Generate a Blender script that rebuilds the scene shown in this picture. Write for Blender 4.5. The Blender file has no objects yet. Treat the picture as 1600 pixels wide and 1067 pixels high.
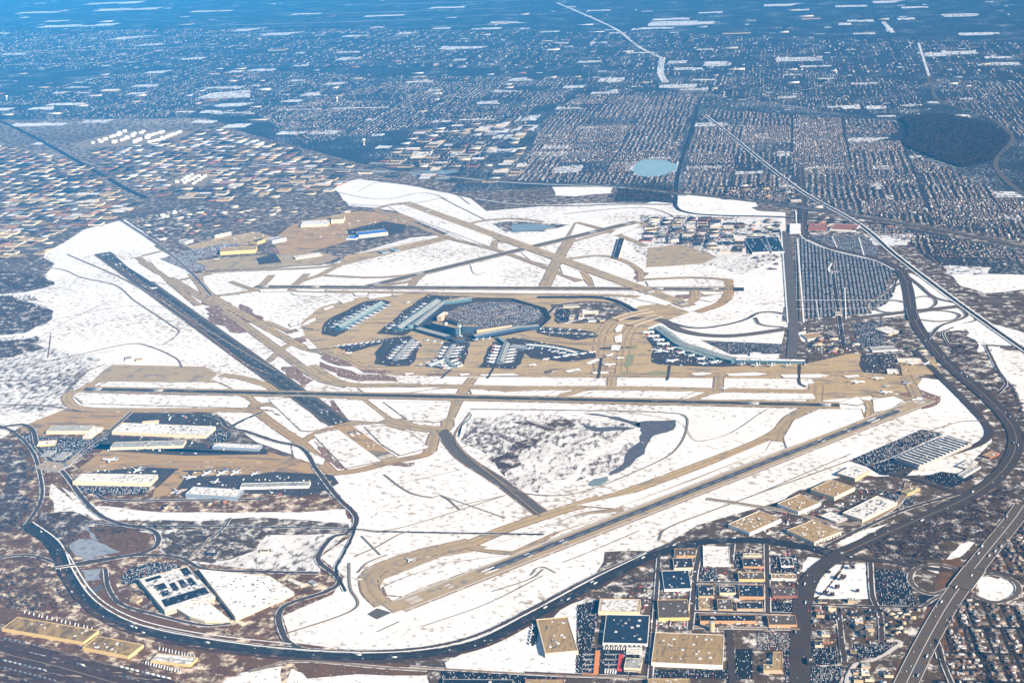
import bpy, bmesh, math, random
import numpy as np
from mathutils import Vector, Matrix

R = random.Random(7)
NR = np.random.default_rng(11)
SC = bpy.context.scene
COL = SC.collection

# ------------------------------------------------------------------ camera
ALT, PITCH, YAW, ROLL, FOC = 1966.6, 0.3052608, -0.1932170, -0.0461087, 2272.80
PW, PH = 1600.0, 1067.0
_cp, _sp = math.cos(PITCH), math.sin(PITCH)
_cy, _sy = math.cos(YAW), math.sin(YAW)
R0 = Vector((_cy, -_sy, 0)); F0 = Vector((_sy, _cy, 0))
FWD = F0 * _cp + Vector((0, 0, -_sp)); UP0 = F0 * _sp + Vector((0, 0, _cp))
CX = R0 * math.cos(ROLL) + UP0 * math.sin(ROLL)
CY = -R0 * math.sin(ROLL) + UP0 * math.cos(ROLL)
cam = bpy.data.cameras.new('camera')
cam.sensor_width = 36.0; cam.lens = FOC / PW * 36.0
cam.clip_start = 10.0; cam.clip_end = 400000.0
camo = bpy.data.objects.new('camera', cam); COL.objects.link(camo)
camo.matrix_world = Matrix(((CX.x, CY.x, -FWD.x, 0), (CX.y, CY.y, -FWD.y, 0), (CX.z, CY.z, -FWD.z, ALT), (0, 0, 0, 1)))
SC.camera = camo

# ------------------------------------------------------------------ light
SUN_AZ, SUN_EL = math.radians(126), math.radians(26)
w = bpy.data.worlds.new('World'); SC.world = w; w.use_nodes = True
wn = w.node_tree.nodes; wl = w.node_tree.links
sky = wn.new('ShaderNodeTexSky'); sky.sky_type = 'NISHITA'; sky.sun_disc = False
sky.sun_elevation = SUN_EL; sky.sun_rotation = SUN_AZ; sky.altitude = 200; sky.air_density = 1.0; sky.dust_density = 0.6
wl.new(sky.outputs[0], wn['Background'].inputs[0]); wn['Background'].inputs[1].default_value = 0.05
sd = bpy.data.lights.new('sun', 'SUN'); sd.energy = 5.0; sd.angle = math.radians(0.53); sd.color = (1.0, 0.86, 0.68)
so = bpy.data.objects.new('sun', sd); COL.objects.link(so)
sdir = Vector((math.sin(SUN_AZ) * math.cos(SUN_EL), math.cos(SUN_AZ) * math.cos(SUN_EL), math.sin(SUN_EL)))
so.rotation_euler = sdir.to_track_quat('Z', 'Y').to_euler(); so.location = (0, 4000, 3000)
SC.view_settings.view_transform = 'Standard'; SC.view_settings.look = 'None'
SC.view_settings.gamma = 1.0; SC.view_settings.use_curve_mapping = False
SC.view_settings.exposure = 1.15
SC.render.engine = 'CYCLES'
SC.cycles.max_bounces = 4; SC.cycles.diffuse_bounces = 2; SC.cycles.glossy_bounces = 2; SC.cycles.volume_bounces = 0
SC.cycles.use_denoising = True

# ------------------------------------------------------------------ helpers
def at(x, y, z=0.0):
    """photo pixel -> point at height z on the ground plan (metres, x east, y north)"""
    d = CX * ((x - PW / 2) / FOC) + CY * (-(y - PH / 2) / FOC) + FWD
    t = (z - ALT) / d.z
    return (d.x * t, d.y * t)
def pts(s, z=0.0):
    if isinstance(s, str):
        s = [tuple(float(v) for v in q.split(',')) for q in s.split()]
    return [at(a, b, z) for a, b in s]
def tag(o, label=None, cat=None, group=None, kind=None):
    if label: o['label'] = label
    if cat: o['category'] = cat
    if group: o['group'] = group
    if kind: o['kind'] = kind
    return o
def link(name, me, parent=None):
    o = bpy.data.objects.new(name, me); COL.objects.link(o)
    if parent: o.parent = parent
    return o
def empty(name, loc, rz=0.0):
    o = bpy.data.objects.new(name, None); COL.objects.link(o); o.location = loc; o.rotation_euler = (0, 0, rz); o.empty_display_size = 5
    return o
def mk(name, verts, faces, mats, fm=None, smooth=False):
    me = bpy.data.meshes.new(name); me.from_pydata(verts, [], faces); me.update()
    for m in (mats if isinstance(mats, (list, tuple)) else [mats]): me.materials.append(m)
    if fm is not None: me.polygons.foreach_set('material_index', fm)
    if smooth: me.polygons.foreach_set('use_smooth', [True] * len(me.polygons))
    return me

class Acc:
    """many small pieces in one mesh, from numpy blocks"""
    def __init__(s): s.v = []; s.f = []; s.m = []; s.n = 0
    def add(s, V, Fc, M):
        V = np.asarray(V, float).reshape(-1, 3); s.v.append(V); s.f.append((np.asarray(Fc, np.int64) + s.n)); s.m.append(np.asarray(M, np.int32)); s.n += len(V)
    def build(s, name, mats, parent=None):
        me = bpy.data.meshes.new(name)
        if s.n:
            V = np.concatenate(s.v); me.vertices.add(len(V)); me.vertices.foreach_set('co', V.ravel().astype(np.float32))
            sz = [np.full(len(f), f.shape[1]) for f in s.f]; sz = np.concatenate(sz); li = np.concatenate([f.ravel() for f in s.f])
            me.loops.add(len(li)); me.loops.foreach_set('vertex_index', li.astype(np.int32))
            me.polygons.add(len(sz)); st = np.concatenate([[0], np.cumsum(sz)[:-1]])
            me.polygons.foreach_set('loop_start', st.astype(np.int32))
            me.polygons.foreach_set('material_index', np.concatenate(s.m).astype(np.int32))
        for m in mats: me.materials.append(m)
        me.update(calc_edges=True); me.validate()
        return link(name, me, parent)

BOXF = np.array([[0, 1, 5, 4], [1, 2, 6, 5], [2, 3, 7, 6], [3, 0, 4, 7], [4, 5, 6, 7]])
def boxes(acc, c, sx, sy, h, rz, mw, mr, z0=0.0):
    """vectorised boxes: centre (n,2), size, height, heading, wall / roof material index"""
    n = len(c)
    if n == 0: return
    one = np.ones(n); sx = sx * one; sy = sy * one; h = h * one; rz = rz * one; z0 = z0 * one
    lx = np.stack([-sx, sx, sx, -sx], 1) / 2; ly = np.stack([-sy, -sy, sy, sy], 1) / 2
    ca, sa = np.cos(rz)[:, None], np.sin(rz)[:, None]
    X = c[:, :1] + lx * ca - ly * sa; Y = c[:, 1:] + lx * sa + ly * ca
    V = np.zeros((n, 8, 3)); V[:, :4, 0] = X; V[:, 4:, 0] = X; V[:, :4, 1] = Y; V[:, 4:, 1] = Y
    V[:, :4, 2] = z0[:, None]; V[:, 4:, 2] = (z0 + h)[:, None]
    Fc = (np.arange(n)[:, None, None] * 8 + BOXF[None]).reshape(-1, 4)
    M = np.zeros((n, 5), int); M[:, :4] = (mw * np.ones(n, int))[:, None]; M[:, 4] = mr * np.ones(n, int)
    acc.add(V, Fc, M.ravel())
def gables(acc, c, sx, sy, h, rz, mw, ra, rb):
    """houses: walls and a two-slope roof; ra / rb material of either slope"""
    n = len(c)
    if n == 0: return
    one = np.ones(n); sx = sx * one; sy = sy * one; h = h * one; rz = rz * one
    lx = np.stack([-sx, sx, sx, -sx], 1) / 2; ly = np.stack([-sy, -sy, sy, sy], 1) / 2
    lx = np.concatenate([lx, lx, np.stack([-sx, sx], 1) / 2], 1); ly = np.concatenate([ly, ly, np.zeros((n, 2))], 1)
    ca, sa = np.cos(rz)[:, None], np.sin(rz)[:, None]
    V = np.zeros((n, 10, 3)); V[:, :, 0] = c[:, :1] + lx * ca - ly * sa; V[:, :, 1] = c[:, 1:] + lx * sa + ly * ca
    V[:, 4:8, 2] = h[:, None]; V[:, 8:, 2] = (h + sy * 0.32)[:, None]
    q = np.array([[0, 1, 5, 4], [1, 2, 6, 5], [2, 3, 7, 6], [3, 0, 4, 7], [4, 5, 9, 8], [6, 7, 8, 9]])
    t = np.array([[5, 6, 9], [7, 4, 8]])
    base = acc.n
    Fq = (np.arange(n)[:, None, None] * 10 + q[None]).reshape(-1, 4)
    M = np.zeros((n, 6), int); M[:, :4] = (mw * np.ones(n, int))[:, None]; M[:, 4] = ra * np.ones(n, int); M[:, 5] = rb * np.ones(n, int)
    acc.add(V, Fq, M.ravel())
    Ft = (np.arange(n)[:, None, None] * 10 + t[None]).reshape(-1, 3)
    acc.f.append(Ft + base); acc.m.append(np.repeat(mw * np.ones(n, int), 2))
def crowns(acc, c, rad, nq=9, nm=3, z0=0.0, flat=0.75):
    """bare winter crowns: loose twig clumps spread through a volume round a thin stem"""
    n = len(c)
    if n == 0: return
    rad = rad * np.ones(n)
    d = NR.normal(size=(n, nq, 3)); d /= np.linalg.norm(d, axis=2, keepdims=True); d *= NR.random((n, nq, 1)) ** 0.5
    ctr = np.zeros((n, nq, 3)); ctr[:, :, :2] = c[:, None, :] + d[:, :, :2] * rad[:, None, None]
    ctr[:, :, 2] = z0 + rad[:, None] * 1.15 + d[:, :, 2] * rad[:, None] * flat
    a = NR.normal(size=(n, nq, 3)); b = NR.normal(size=(n, nq, 3))
    a /= np.linalg.norm(a, axis=2, keepdims=True); b /= np.linalg.norm(b, axis=2, keepdims=True)
    s = (rad[:, None, None] * (0.22 + 0.3 * NR.random((n, nq, 1))))
    V = np.stack([ctr - a * s, ctr + b * s * .9, ctr + a * s, ctr - b * s * .7], 2)
    Fc = np.arange(n * nq * 4).reshape(-1, 4)
    acc.add(V, Fc, np.repeat(NR.integers(0, nm, n), nq))

# occupancy raster: where generated town may not stand
OC = 12.0; OX0, OY0, ONX, ONY = -20000.0, 2500.0, 2300, 2000
OCC = np.zeros((ONX, ONY), bool)
def pip(X, Y, poly):
    ins = np.zeros(X.shape, bool); n = len(poly)
    for i in range(n):
        x1, y1 = poly[i]; x2, y2 = poly[(i + 1) % n]
        if y1 == y2: continue
        k = ((y1 > Y) != (y2 > Y)) & (X < (x2 - x1) * (Y - y1) / (y2 - y1) + x1); ins ^= k
    return ins
def occupy(poly, grow=0.0):
    xs = [p[0] for p in poly]; ys = [p[1] for p in poly]
    i0, i1 = int((min(xs) - OX0) / OC) - 1, int((max(xs) - OX0) / OC) + 2; j0, j1 = int((min(ys) - OY0) / OC) - 1, int((max(ys) - OY0) / OC) + 2
    i0, j0 = max(i0, 0), max(j0, 0); i1, j1 = min(i1, ONX), min(j1, ONY)
    if i1 <= i0 or j1 <= j0: return
    X, Y = np.meshgrid(OX0 + (np.arange(i0, i1) + .5) * OC, OY0 + (np.arange(j0, j1) + .5) * OC, indexing='ij')
    OCC[i0:i1, j0:j1] |= pip(X, Y, poly)
def is_free(c):
    i = ((c[:, 0] - OX0) / OC).astype(int); j = ((c[:, 1] - OY0) / OC).astype(int)
    ok = (i >= 0) & (i < ONX) & (j >= 0) & (j < ONY)
    out = np.ones(len(c), bool); out[ok] = ~OCC[i[ok], j[ok]]
    return out

# ------------------------------------------------------------------ materials
MATS = {}
WARM = {'highway', 'road', 'concrete', 'concrete_warm', 'concrete_grey', 'yard', 'yard_warm', 'ind_ground', 'forest_floor', 'twig', 'twig2', 'twig3', 'verge', 'service', 'ramp', 'asphalt', 'asphalt_grey', 'runway_asphalt', 'rail_bed', 'tar', 'stain', 'roof_grey', 'roof_tan', 'roof_tan_plain'}   # base colours shifted warm to counter the blue cast of the haze
DEEP = {'road': .62, 'highway': .72, 'rail_bed': .5, 'yard': .52, 'yard_warm': .66, 'ind_ground': .75, 'forest_floor': .52, 'asphalt': .62, 'ramp': .62, 'town_ground': .7, 'ground': .7, 'deep_forest': .6, 'runway_asphalt': .75, 'asphalt_grey': .72, 'orange_grass': .75, 'twig': .6, 'twig2': .6, 'twig3': .55, 'roof_grey': .8, 'roof_dark': .8, 'tar': .7, 'dark_water': .6}   # factors that darken the base colours for more contrast
def mat(name, c1, c2=None, size=30.0, rough=0.9, third=None, third_size=8.0, third_amt=0.5, stretch=(1, 1, 1), rot=0.0, spec=0.2, bump=0.0, contrast=0.25, big=0.0, metal=0.0, soft=0.035, tdet=3.0, slab=None, trough=.6):
    """two tones mixed by noise of a given size in metres; 'third' breaks through where a second noise peaks"""
    if name in WARM: c1 = (c1[0] * 1.03, c1[1] * .93, c1[2] * .71); c2 = (c2[0] * 1.03, c2[1] * .93, c2[2] * .71) if c2 else None
    k_ = DEEP.get(name, 1.0); c1 = tuple(v * k_ for v in c1); c2 = tuple(v * k_ for v in c2) if c2 else None
    m = bpy.data.materials.new(name); m.use_nodes = True; nt = m.node_tree; N = nt.nodes; L = nt.links
    b = N['Principled BSDF']; b.inputs['Roughness'].default_value = rough; b.inputs['Specular IOR Level'].default_value = spec; b.inputs['Metallic'].default_value = metal
    c2 = c2 or c1
    geo = N.new('ShaderNodeNewGeometry'); mp = N.new('ShaderNodeMapping'); mp.inputs['Rotation'].default_value = (0, 0, rot); mp.inputs['Scale'].default_value = stretch
    L.new(geo.outputs['Position'], mp.inputs[0])
    n1 = N.new('ShaderNodeTexNoise'); n1.inputs['Scale'].default_value = 1.0 / size; n1.inputs['Detail'].default_value = 6.0; n1.inputs['Roughness'].default_value = 0.62
    L.new(mp.outputs[0], n1.inputs['Vector'])
    r1 = N.new('ShaderNodeMapRange'); r1.inputs[1].default_value = 0.5 - contrast; r1.inputs[2].default_value = 0.5 + contrast
    L.new(n1.outputs[0], r1.inputs[0])
    mx = N.new('ShaderNodeMix'); mx.data_type = 'RGBA'; mx.inputs[6].default_value = (*c1, 1); mx.inputs[7].default_value = (*c2, 1); L.new(r1.outputs[0], mx.inputs[0])
    out = mx.outputs[2]
    if third:
        n2 = N.new('ShaderNodeTexNoise'); n2.inputs['Scale'].default_value = 1.0 / third_size; n2.inputs['Detail'].default_value = tdet; n2.inputs['Roughness'].default_value = trough
        L.new(mp.outputs[0], n2.inputs['Vector'])
        src = n2.outputs[0]
        if big:
            n3 = N.new('ShaderNodeTexNoise'); n3.inputs['Scale'].default_value = 1.0 / (third_size * 22); n3.inputs['Detail'].default_value = 4.0
            L.new(geo.outputs['Position'], n3.inputs['Vector'])
            ma = N.new('ShaderNodeMath'); ma.operation = 'MULTIPLY_ADD'; ma.inputs[1].default_value = big; L.new(n3.outputs[0], ma.inputs[0])
            sb = N.new('ShaderNodeMath'); sb.operation = 'SUBTRACT'; sb.inputs[1].default_value = big * 0.5; L.new(n2.outputs[0], sb.inputs[0]); L.new(sb.outputs[0], ma.inputs[2])
            src = ma.outputs[0]
        r2 = N.new('ShaderNodeMapRange'); e = 1.0 - third_amt; r2.inputs[1].default_value = e - soft; r2.inputs[2].default_value = e + soft; L.new(src, r2.inputs[0])
        m2 = N.new('ShaderNodeMix'); m2.data_type = 'RGBA'; m2.inputs[7].default_value = (*third, 1); L.new(r2.outputs[0], m2.inputs[0]); L.new(out, m2.inputs[6]); out = m2.outputs[2]
    if slab:   # slabs or roofing sheets: each bay a slightly different tone, with a joint between
        bw, bh, amt = slab; bt = N.new('ShaderNodeTexBrick'); bt.inputs['Scale'].default_value = 1.0; bt.inputs['Brick Width'].default_value = bw; bt.inputs['Row Height'].default_value = bh
        bt.inputs['Mortar Size'].default_value = min(bw, bh) * .035; bt.inputs['Color1'].default_value = (1, 1, 1, 1); k = 1 - amt; bt.inputs['Color2'].default_value = (k, k, k, 1); k = 1 - 1.6 * amt; bt.inputs['Mortar'].default_value = (k, k, k, 1)
        L.new(mp.outputs[0], bt.inputs['Vector']); mm = N.new('ShaderNodeMix'); mm.data_type = 'RGBA'; mm.blend_type = 'MULTIPLY'; mm.inputs[0].default_value = 1.0; L.new(out, mm.inputs[6]); L.new(bt.outputs['Color'], mm.inputs[7]); out = mm.outputs[2]
    L.new(out, b.inputs['Base Color'])
    if bump:
        bp = N.new('ShaderNodeBump'); bp.inputs['Strength'].default_value = bump; bp.inputs['Distance'].default_value = 1.0; L.new(n1.outputs[0], bp.inputs['Height']); L.new(bp.outputs[0], b.inputs['Normal'])
    MATS[name] = m
    return m
W1 = (.86, .85, .83); W2 = (.70, .67, .64); EARTH = (.085, .062, .05); DARK = (.028, .026, .03)
mat('snow', W1, W2, 140, third=(.38, .31, .245), third_size=20, third_amt=.40, stretch=(.8, .8, 1), rot=.5, big=.45, soft=.06, tdet=6)
mat('snow_rough', W1, (.52, .48, .45), 60, third=(.12, .09, .07), third_size=20, third_amt=.46, stretch=(1, .5, 1), rot=-.3, big=.5, soft=.07, tdet=5)
mat('snow_clean', (.87, .86, .84), (.74, .72, .70), 90, third=(.42, .37, .32), third_size=20, third_amt=.37, big=.3, soft=.05)
mat('snow_far', (.80, .80, .80), (.56, .56, .57), 60, third=(.10, .09, .085), third_size=34, third_amt=.43, big=.3)
mat('ground', (.026, .023, .022), (.062, .05, .043), 70, third=(.58, .57, .56), third_size=18, third_amt=.345, big=.5)
mat('town_ground', (.024, .022, .022), (.06, .05, .045), 45, third=(.46, .45, .44), third_size=24, third_amt=.42, big=.3, soft=.05, tdet=8, trough=.72)
mat('yard', (.09, .058, .034), (.22, .15, .09), 45, third=(.76, .71, .65), third_size=48, third_amt=.435, big=.15, soft=.05, tdet=9, trough=.74)
mat('yard_warm', (.085, .04, .012), (.27, .14, .05), 40, third=(.82, .69, .52), third_size=50, third_amt=.43, big=.15, soft=.06, tdet=9, trough=.74)
mat('ind_ground', (.06, .042, .03), (.18, .125, .085), 60, third=(.50, .44, .37), third_size=40, third_amt=.44, big=.2, soft=.06, tdet=9, trough=.74)
mat('stain', (.30, .245, .175), (.35, .29, .21), 40)
mat('forest_floor', (.085, .052, .034), (.16, .10, .065), 50, third=(.70, .65, .60), third_size=44, third_amt=.43, big=.2, soft=.06, tdet=9, trough=.74)
mat('verge', (.19, .115, .072), (.27, .185, .125), 30, third=(.6, .56, .52), third_size=26, third_amt=.40, big=.3)
mat('deep_forest', (.03, .026, .024), (.055, .045, .04), 60)
mat('brown', (.17, .085, .05), (.25, .155, .10), 35, third=(.60, .57, .54), third_size=13, third_amt=.38, stretch=(1, .5, 1))
mat('orange_grass', (.22, .105, .028), (.13, .062, .022), 40, third=(.42, .33, .25), third_size=12, third_amt=.33, big=.3)
mat('olive', (.20, .20, .085), (.28, .27, .14), 30)
mat('concrete', (.41, .32, .20), (.50, .405, .27), 80, third=(.29, .225, .15), third_size=40, third_amt=.43, stretch=(.3, 1, 1), contrast=.3, slab=(18, 45, .10))
mat('concrete_warm', (.44, .31, .165), (.37, .27, .155), 90, third=(.24, .175, .11), third_size=50, third_amt=.42, stretch=(.3, 1, 1), slab=(18, 45, .10))
mat('concrete_grey', (.35, .285, .21), (.43, .36, .27), 100, third=(.26, .215, .165), third_size=50, third_amt=.42, slab=(45, 45, .08))
mat('ramp', (.065, .058, .066), (.125, .105, .10), 45, third=(.035, .033, .042), third_size=22, third_amt=.45)
mat('asphalt', (.024, .022, .025), (.042, .038, .038), 60, third=(.07, .063, .06), third_size=40, third_amt=.40)
mat('runway_asphalt', (.05, .046, .048), (.085, .077, .074), 50, third=(.12, .108, .10), third_size=30, third_amt=.42, stretch=(.35, .8, 1), rot=.7, slab=(30, 60, .12))
mat('asphalt_grey', (.125, .115, .12), (.165, .15, .15), 60)
mat('tar', (.010, .011, .018), (.022, .022, .029), 30, third=(.07, .066, .066), third_size=16, third_amt=.34)
mat('road', (.075, .055, .046), (.115, .088, .073), 60, third=(.05, .04, .037), third_size=40, third_amt=.4)
mat('highway', (.125, .10, .085), (.165, .135, .115), 80, third=(.09, .078, .072), third_size=40, third_amt=.4)
mat('service', (.20, .165, .14), (.28, .23, .195), 40)
mat('rail_bed', (.07, .034, .014), (.19, .10, .042), 25, third=(.36, .25, .16), third_size=16, third_amt=.37, stretch=(.3, 1, 1))
mat('shoulder', (.62, .58, .54), (.52, .47, .43), 30)
mat('marking', (.80, .80, .80), (.72, .72, .72), 10)
mat('yellow_line', (.45, .33, .12), (.5, .38, .16), 10)
mat('rubber', (.055, .058, .075), (.085, .085, .10), 40, stretch=(.2, 1, 1))
mat('water', (.16, .20, .20), (.22, .26, .26), 60, rough=.25, spec=.5)
mat('ice', (.24, .25, .27), (.34, .35, .37), 25, rough=.4, spec=.4, third=(.16, .17, .19), third_size=20, third_amt=.42)
mat('lake_ice', (.22, .36, .38), (.30, .43, .45), 120, rough=.35, spec=.4)
mat('dark_water', (.14, .125, .125), (.22, .205, .20), 40, rough=.5, spec=.3, third=(.08, .072, .075), third_size=25, third_amt=.47, soft=.06, tdet=6)
mat('roof_tan', (.34, .25, .14), (.40, .30, .175), 25, third=(.68, .63, .56), third_size=14, third_amt=.385, soft=.05, tdet=6, slab=(14, 22, .12))
mat('roof_tan_plain', (.33, .245, .135), (.40, .305, .185), 20, third=(.23, .165, .10), third_size=9, third_amt=.42, stretch=(1, .2, 1), slab=(14, 30, .16))
mat('roof_ochre', (.40, .27, .10), (.29, .185, .07), 22, third=(.16, .10, .042), third_size=22, third_amt=.46, rot=.6, stretch=(1, .4, 1), soft=.08, tdet=6, slab=(30, 15, .12))
mat('roof_dark', (.022, .024, .032), (.038, .04, .05), 25, third=(.13, .12, .12), third_size=7, third_amt=.31)
mat('roof_black', (.008, .009, .016), (.018, .019, .028), 25, third=(.10, .10, .11), third_size=7, third_amt=.30)
mat('roof_grey', (.115, .095, .088), (.155, .13, .12), 25, third=(.25, .22, .2), third_size=9, third_amt=.36, slab=(12, 24, .16), tdet=6)
mat('roof_blue', (.012, .022, .042), (.02, .034, .06), 30, third=(.10, .11, .13), third_size=8, third_amt=.28)
mat('roof_light', (.33, .33, .315), (.42, .41, .385), 30, third=(.26, .27, .275), third_size=15, third_amt=.44, slab=(12, 24, .14))
mat('roof_snow', (.80, .78, .75), (.66, .64, .61), 25, third=(.26, .235, .215), third_size=12, third_amt=.42, big=.3, soft=.06, tdet=6)
mat('roof_teal', (.24, .305, .30), (.32, .385, .37), 20, third=(.15, .185, .195), third_size=9, third_amt=.44, slab=(9, 18, .15))
mat('roof_cobalt', (.06, .16, .42), (.08, .2, .48), 20)
mat('roof_red', (.45, .06, .04), (.5, .09, .05), 10)
mat('wall_cream', (.62, .52, .36), (.68, .58, .42), 15)
mat('wall_white', (.76, .74, .70), (.70, .68, .64), 15)
mat('wall_yellow', (.62, .44, .17), (.68, .5, .22), 15)
mat('wall_orange', (.48, .27, .13), (.54, .33, .17), 12)
mat('wall_tan', (.46, .35, .22), (.50, .39, .25), 12)
mat('wall_grey', (.30, .29, .28), (.36, .345, .33), 12)
mat('wall_brick', (.26, .10, .065), (.30, .13, .085), 10)
mat('wall_blue', (.20, .25, .32), (.26, .31, .37), 12)
mat('glass', (.03, .06, .11), (.045, .085, .14), 8, rough=.15, spec=.6)
mat('teal_glass', (.10, .20, .22), (.14, .26, .28), 8, rough=.2, spec=.5)
mat('trim', (.5, .5, .49), (.55, .55, .54), 8)
mat('unit_metal', (.5, .5, .5), (.62, .62, .62), 4, rough=.6)
mat('unit_dark', (.10, .10, .11), (.16, .16, .17), 4, rough=.6)
mat('plane_white', (.78, .79, .80), (.74, .75, .76), 10, rough=.35, spec=.5)
mat('plane_silver', (.50, .53, .56), (.58, .60, .63), 10, rough=.35, spec=.5)
mat('tail_blue', (.03, .06, .20), (.04, .08, .24), 5, rough=.4)
mat('tail_red', (.42, .05, .04), (.45, .07, .05), 5, rough=.4)
mat('tail_grey', (.16, .19, .25), (.2, .23, .28), 5, rough=.4)
mat('car_white', (.72, .72, .72), (.66, .66, .66), 5, rough=.4, spec=.5)
mat('car_silver', (.35, .36, .38), (.42, .43, .45), 5, rough=.4, spec=.5)
mat('car_dark', (.03, .032, .045), (.05, .05, .065), 5, rough=.4, spec=.5)
mat('car_red', (.35, .04, .03), (.38, .05, .04), 5, rough=.4, spec=.5)
mat('container_orange', (.60, .20, .05), (.55, .24, .08), 6)
mat('container_red', (.52, .05, .035), (.46, .07, .05), 6)
mat('twig', (.12, .075, .05), (.15, .10, .07), 20)
mat('twig2', (.15, .105, .08), (.18, .13, .10), 20)
mat('twig3', (.075, .05, .04), (.10, .07, .055), 20)
mat('twig_warm', (.13, .07, .04), (.16, .09, .05), 20)
mat('bark', (.07, .05, .04), (.09, .07, .055), 3)
mat('house_wall', (.22, .19, .16), (.32, .28, .235), 60)
mat('house_brick', (.20, .13, .10), (.26, .17, .13), 60)
mat('house_roof', (.10, .085, .08), (.16, .135, .12), 60)
mat('house_roof_brown', (.15, .11, .085), (.20, .145, .11), 60)
mat('house_snow', (.68, .66, .64), (.52, .50, .49), 30)
mat('tank_white', (.74, .70, .60), (.80, .76, .66), 10)

# ------------------------------------------------------------------ surface builders
ZC = {'snow': .10, 'patch': .45, 'lot': .80, 'verge': 1.22, 'taxi': 1.42, 'ramp': 2.08, 'isle': 2.26, 'runway': 2.55, 'bank': 2.86, 'road': 3.0, 'mark': 3.7}
ZS = {'snow': .006, 'patch': .004, 'lot': .006, 'verge': .002, 'taxi': .008, 'ramp': .012, 'isle': .0025, 'runway': .012, 'bank': .002, 'road': .005, 'mark': .004}
def nz(cls): ZC[cls] += ZS[cls]; return ZC[cls]
def smooth(p, closed=False, n=6):
    P = [Vector(q) for q in p]; N = len(P); out = []
    rng = range(N) if closed else range(N - 1)
    for i in rng:
        a = P[i]; b = P[(i + 1) % N]
        z = P[i - 1] if (closed or i > 0) else a * 2 - b
        c = P[(i + 2) % N] if (closed or i + 2 < N) else b * 2 - a
        # centripetal-ish tangents keep uneven point spacing calm
        l = (b - a).length
        t0 = (b - z).normalized() * l; t1 = (c - a).normalized() * l
        for k in range(n):
            t = k / n; t2 = t * t; t3 = t2 * t
            out.append(a * (2*t3-3*t2+1) + t0 * (t3-2*t2+t) + b * (-2*t3+3*t2) + t1 * (t3-t2))
    if not closed: out.append(P[-1])
    return [(q.x, q.y) for q in out]
def sheet(name, s, m, cls, curve=False, occ=True, parent=None, kind='structure', label=None, z=None):
    p = pts(s) if isinstance(s, str) else s
    if curve: p = smooth(p, True, 5)
    z = nz(cls) if z is None else z
    if occ: occupy(p)
    o = link(name, mk(name, [(x, y, z) for x, y in p], [tuple(range(len(p)))], MATS[m]), parent)
    if not parent: tag(o, label=label, kind=kind)
    return o
def ribbon_pts(p, w):
    P = [Vector(q) for q in p]; n = len(P); Lp, Rp = [], []
    for i in range(n):
        a = P[max(i - 1, 0)]; b = P[min(i + 1, n - 1)]; d = (b - a)
        d = d.normalized() if d.length > 1e-6 else Vector((1, 0)); nn = Vector((-d.y, d.x))
        if 0 < i < n - 1:
            d1 = (P[i] - a).normalized(); k = max(.55, abs(nn.dot(Vector((-d1.y, d1.x)))))
        else: k = 1
        ww = (w[0] + (w[1] - w[0]) * i / (n - 1)) if isinstance(w, tuple) else w
        Lp.append(P[i] + nn * ww / 2 / k); Rp.append(P[i] - nn * ww / 2 / k)
    return Lp, Rp
def strip(name, s, width, m, cls, curve=True, occ=True, parent=None, label=None, z=None, kind='structure', n=6):
    p = pts(s) if isinstance(s, str) else s
    if curve and len(p) > 2: p = smooth(p, False, n)
    Lp, Rp = ribbon_pts(p, width); z = nz(cls) if z is None else z
    V = [(q.x, q.y, z) for q in Lp] + [(q.x, q.y, z) for q in Rp]; k = len(p)
    Fc = [(k + i, k + i + 1, i + 1, i) for i in range(k - 1)]
    if occ:
        for i in range(k - 1): occupy([tuple(Lp[i]), tuple(Lp[i+1]), tuple(Rp[i+1]), tuple(Rp[i])])
    o = link(name, mk(name, V, Fc, MATS[m]), parent)
    if not parent: tag(o, label=label, kind=kind)
    return o
def offset(p, d):
    Lp, _ = ribbon_pts(p, abs(d) * 2) if d >= 0 else (None, None)
    if d >= 0: return [tuple(q) for q in Lp]
    _, Rp = ribbon_pts(p, abs(d) * 2)
    return [tuple(q) for q in Rp]
def along(p, step, start=0.0):
    """points and headings every step metres along a ground polyline"""
    out = []; acc = start
    for a, b in zip(p[:-1], p[1:]):
        a = Vector(a); b = Vector(b); L = (b - a).length
        if L < 1e-6: continue
        d = (b - a) / L
        while acc <= L: out.append((a + d * acc, math.atan2(d.y, d.x))); acc += step
        acc -= L
    return out

def jag(p, amp=.15, it=2):
    """natural outline: midpoint displacement of a ground polygon"""
    P = [Vector(q) for q in p]
    for _ in range(it):
        out = []
        for i in range(len(P)):
            a = P[i]; b = P[(i + 1) % len(P)]; d = b - a; out += [a, (a + b) / 2 + Vector((-d.y, d.x)) * R.uniform(-amp, amp) + d * R.uniform(-.1, .1)]
        P = out
    return [(q.x, q.y) for q in P]
_ph = NR.uniform(0, 6.28, (6, 2)); _dr = NR.uniform(0, 6.28, 6)
def patchy(c, size):
    """0..1 smooth value noise for gaps in scattered vegetation"""
    v = np.zeros(len(c))
    for i in range(6):
        f = 2 * math.pi / (size * (1 + .55 * i)); v += np.sin((c[:, 0] * math.cos(_dr[i]) + c[:, 1] * math.sin(_dr[i])) * f + _ph[i, 0])
    return np.clip(.5 + v / 5.0, 0, 1)
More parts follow.
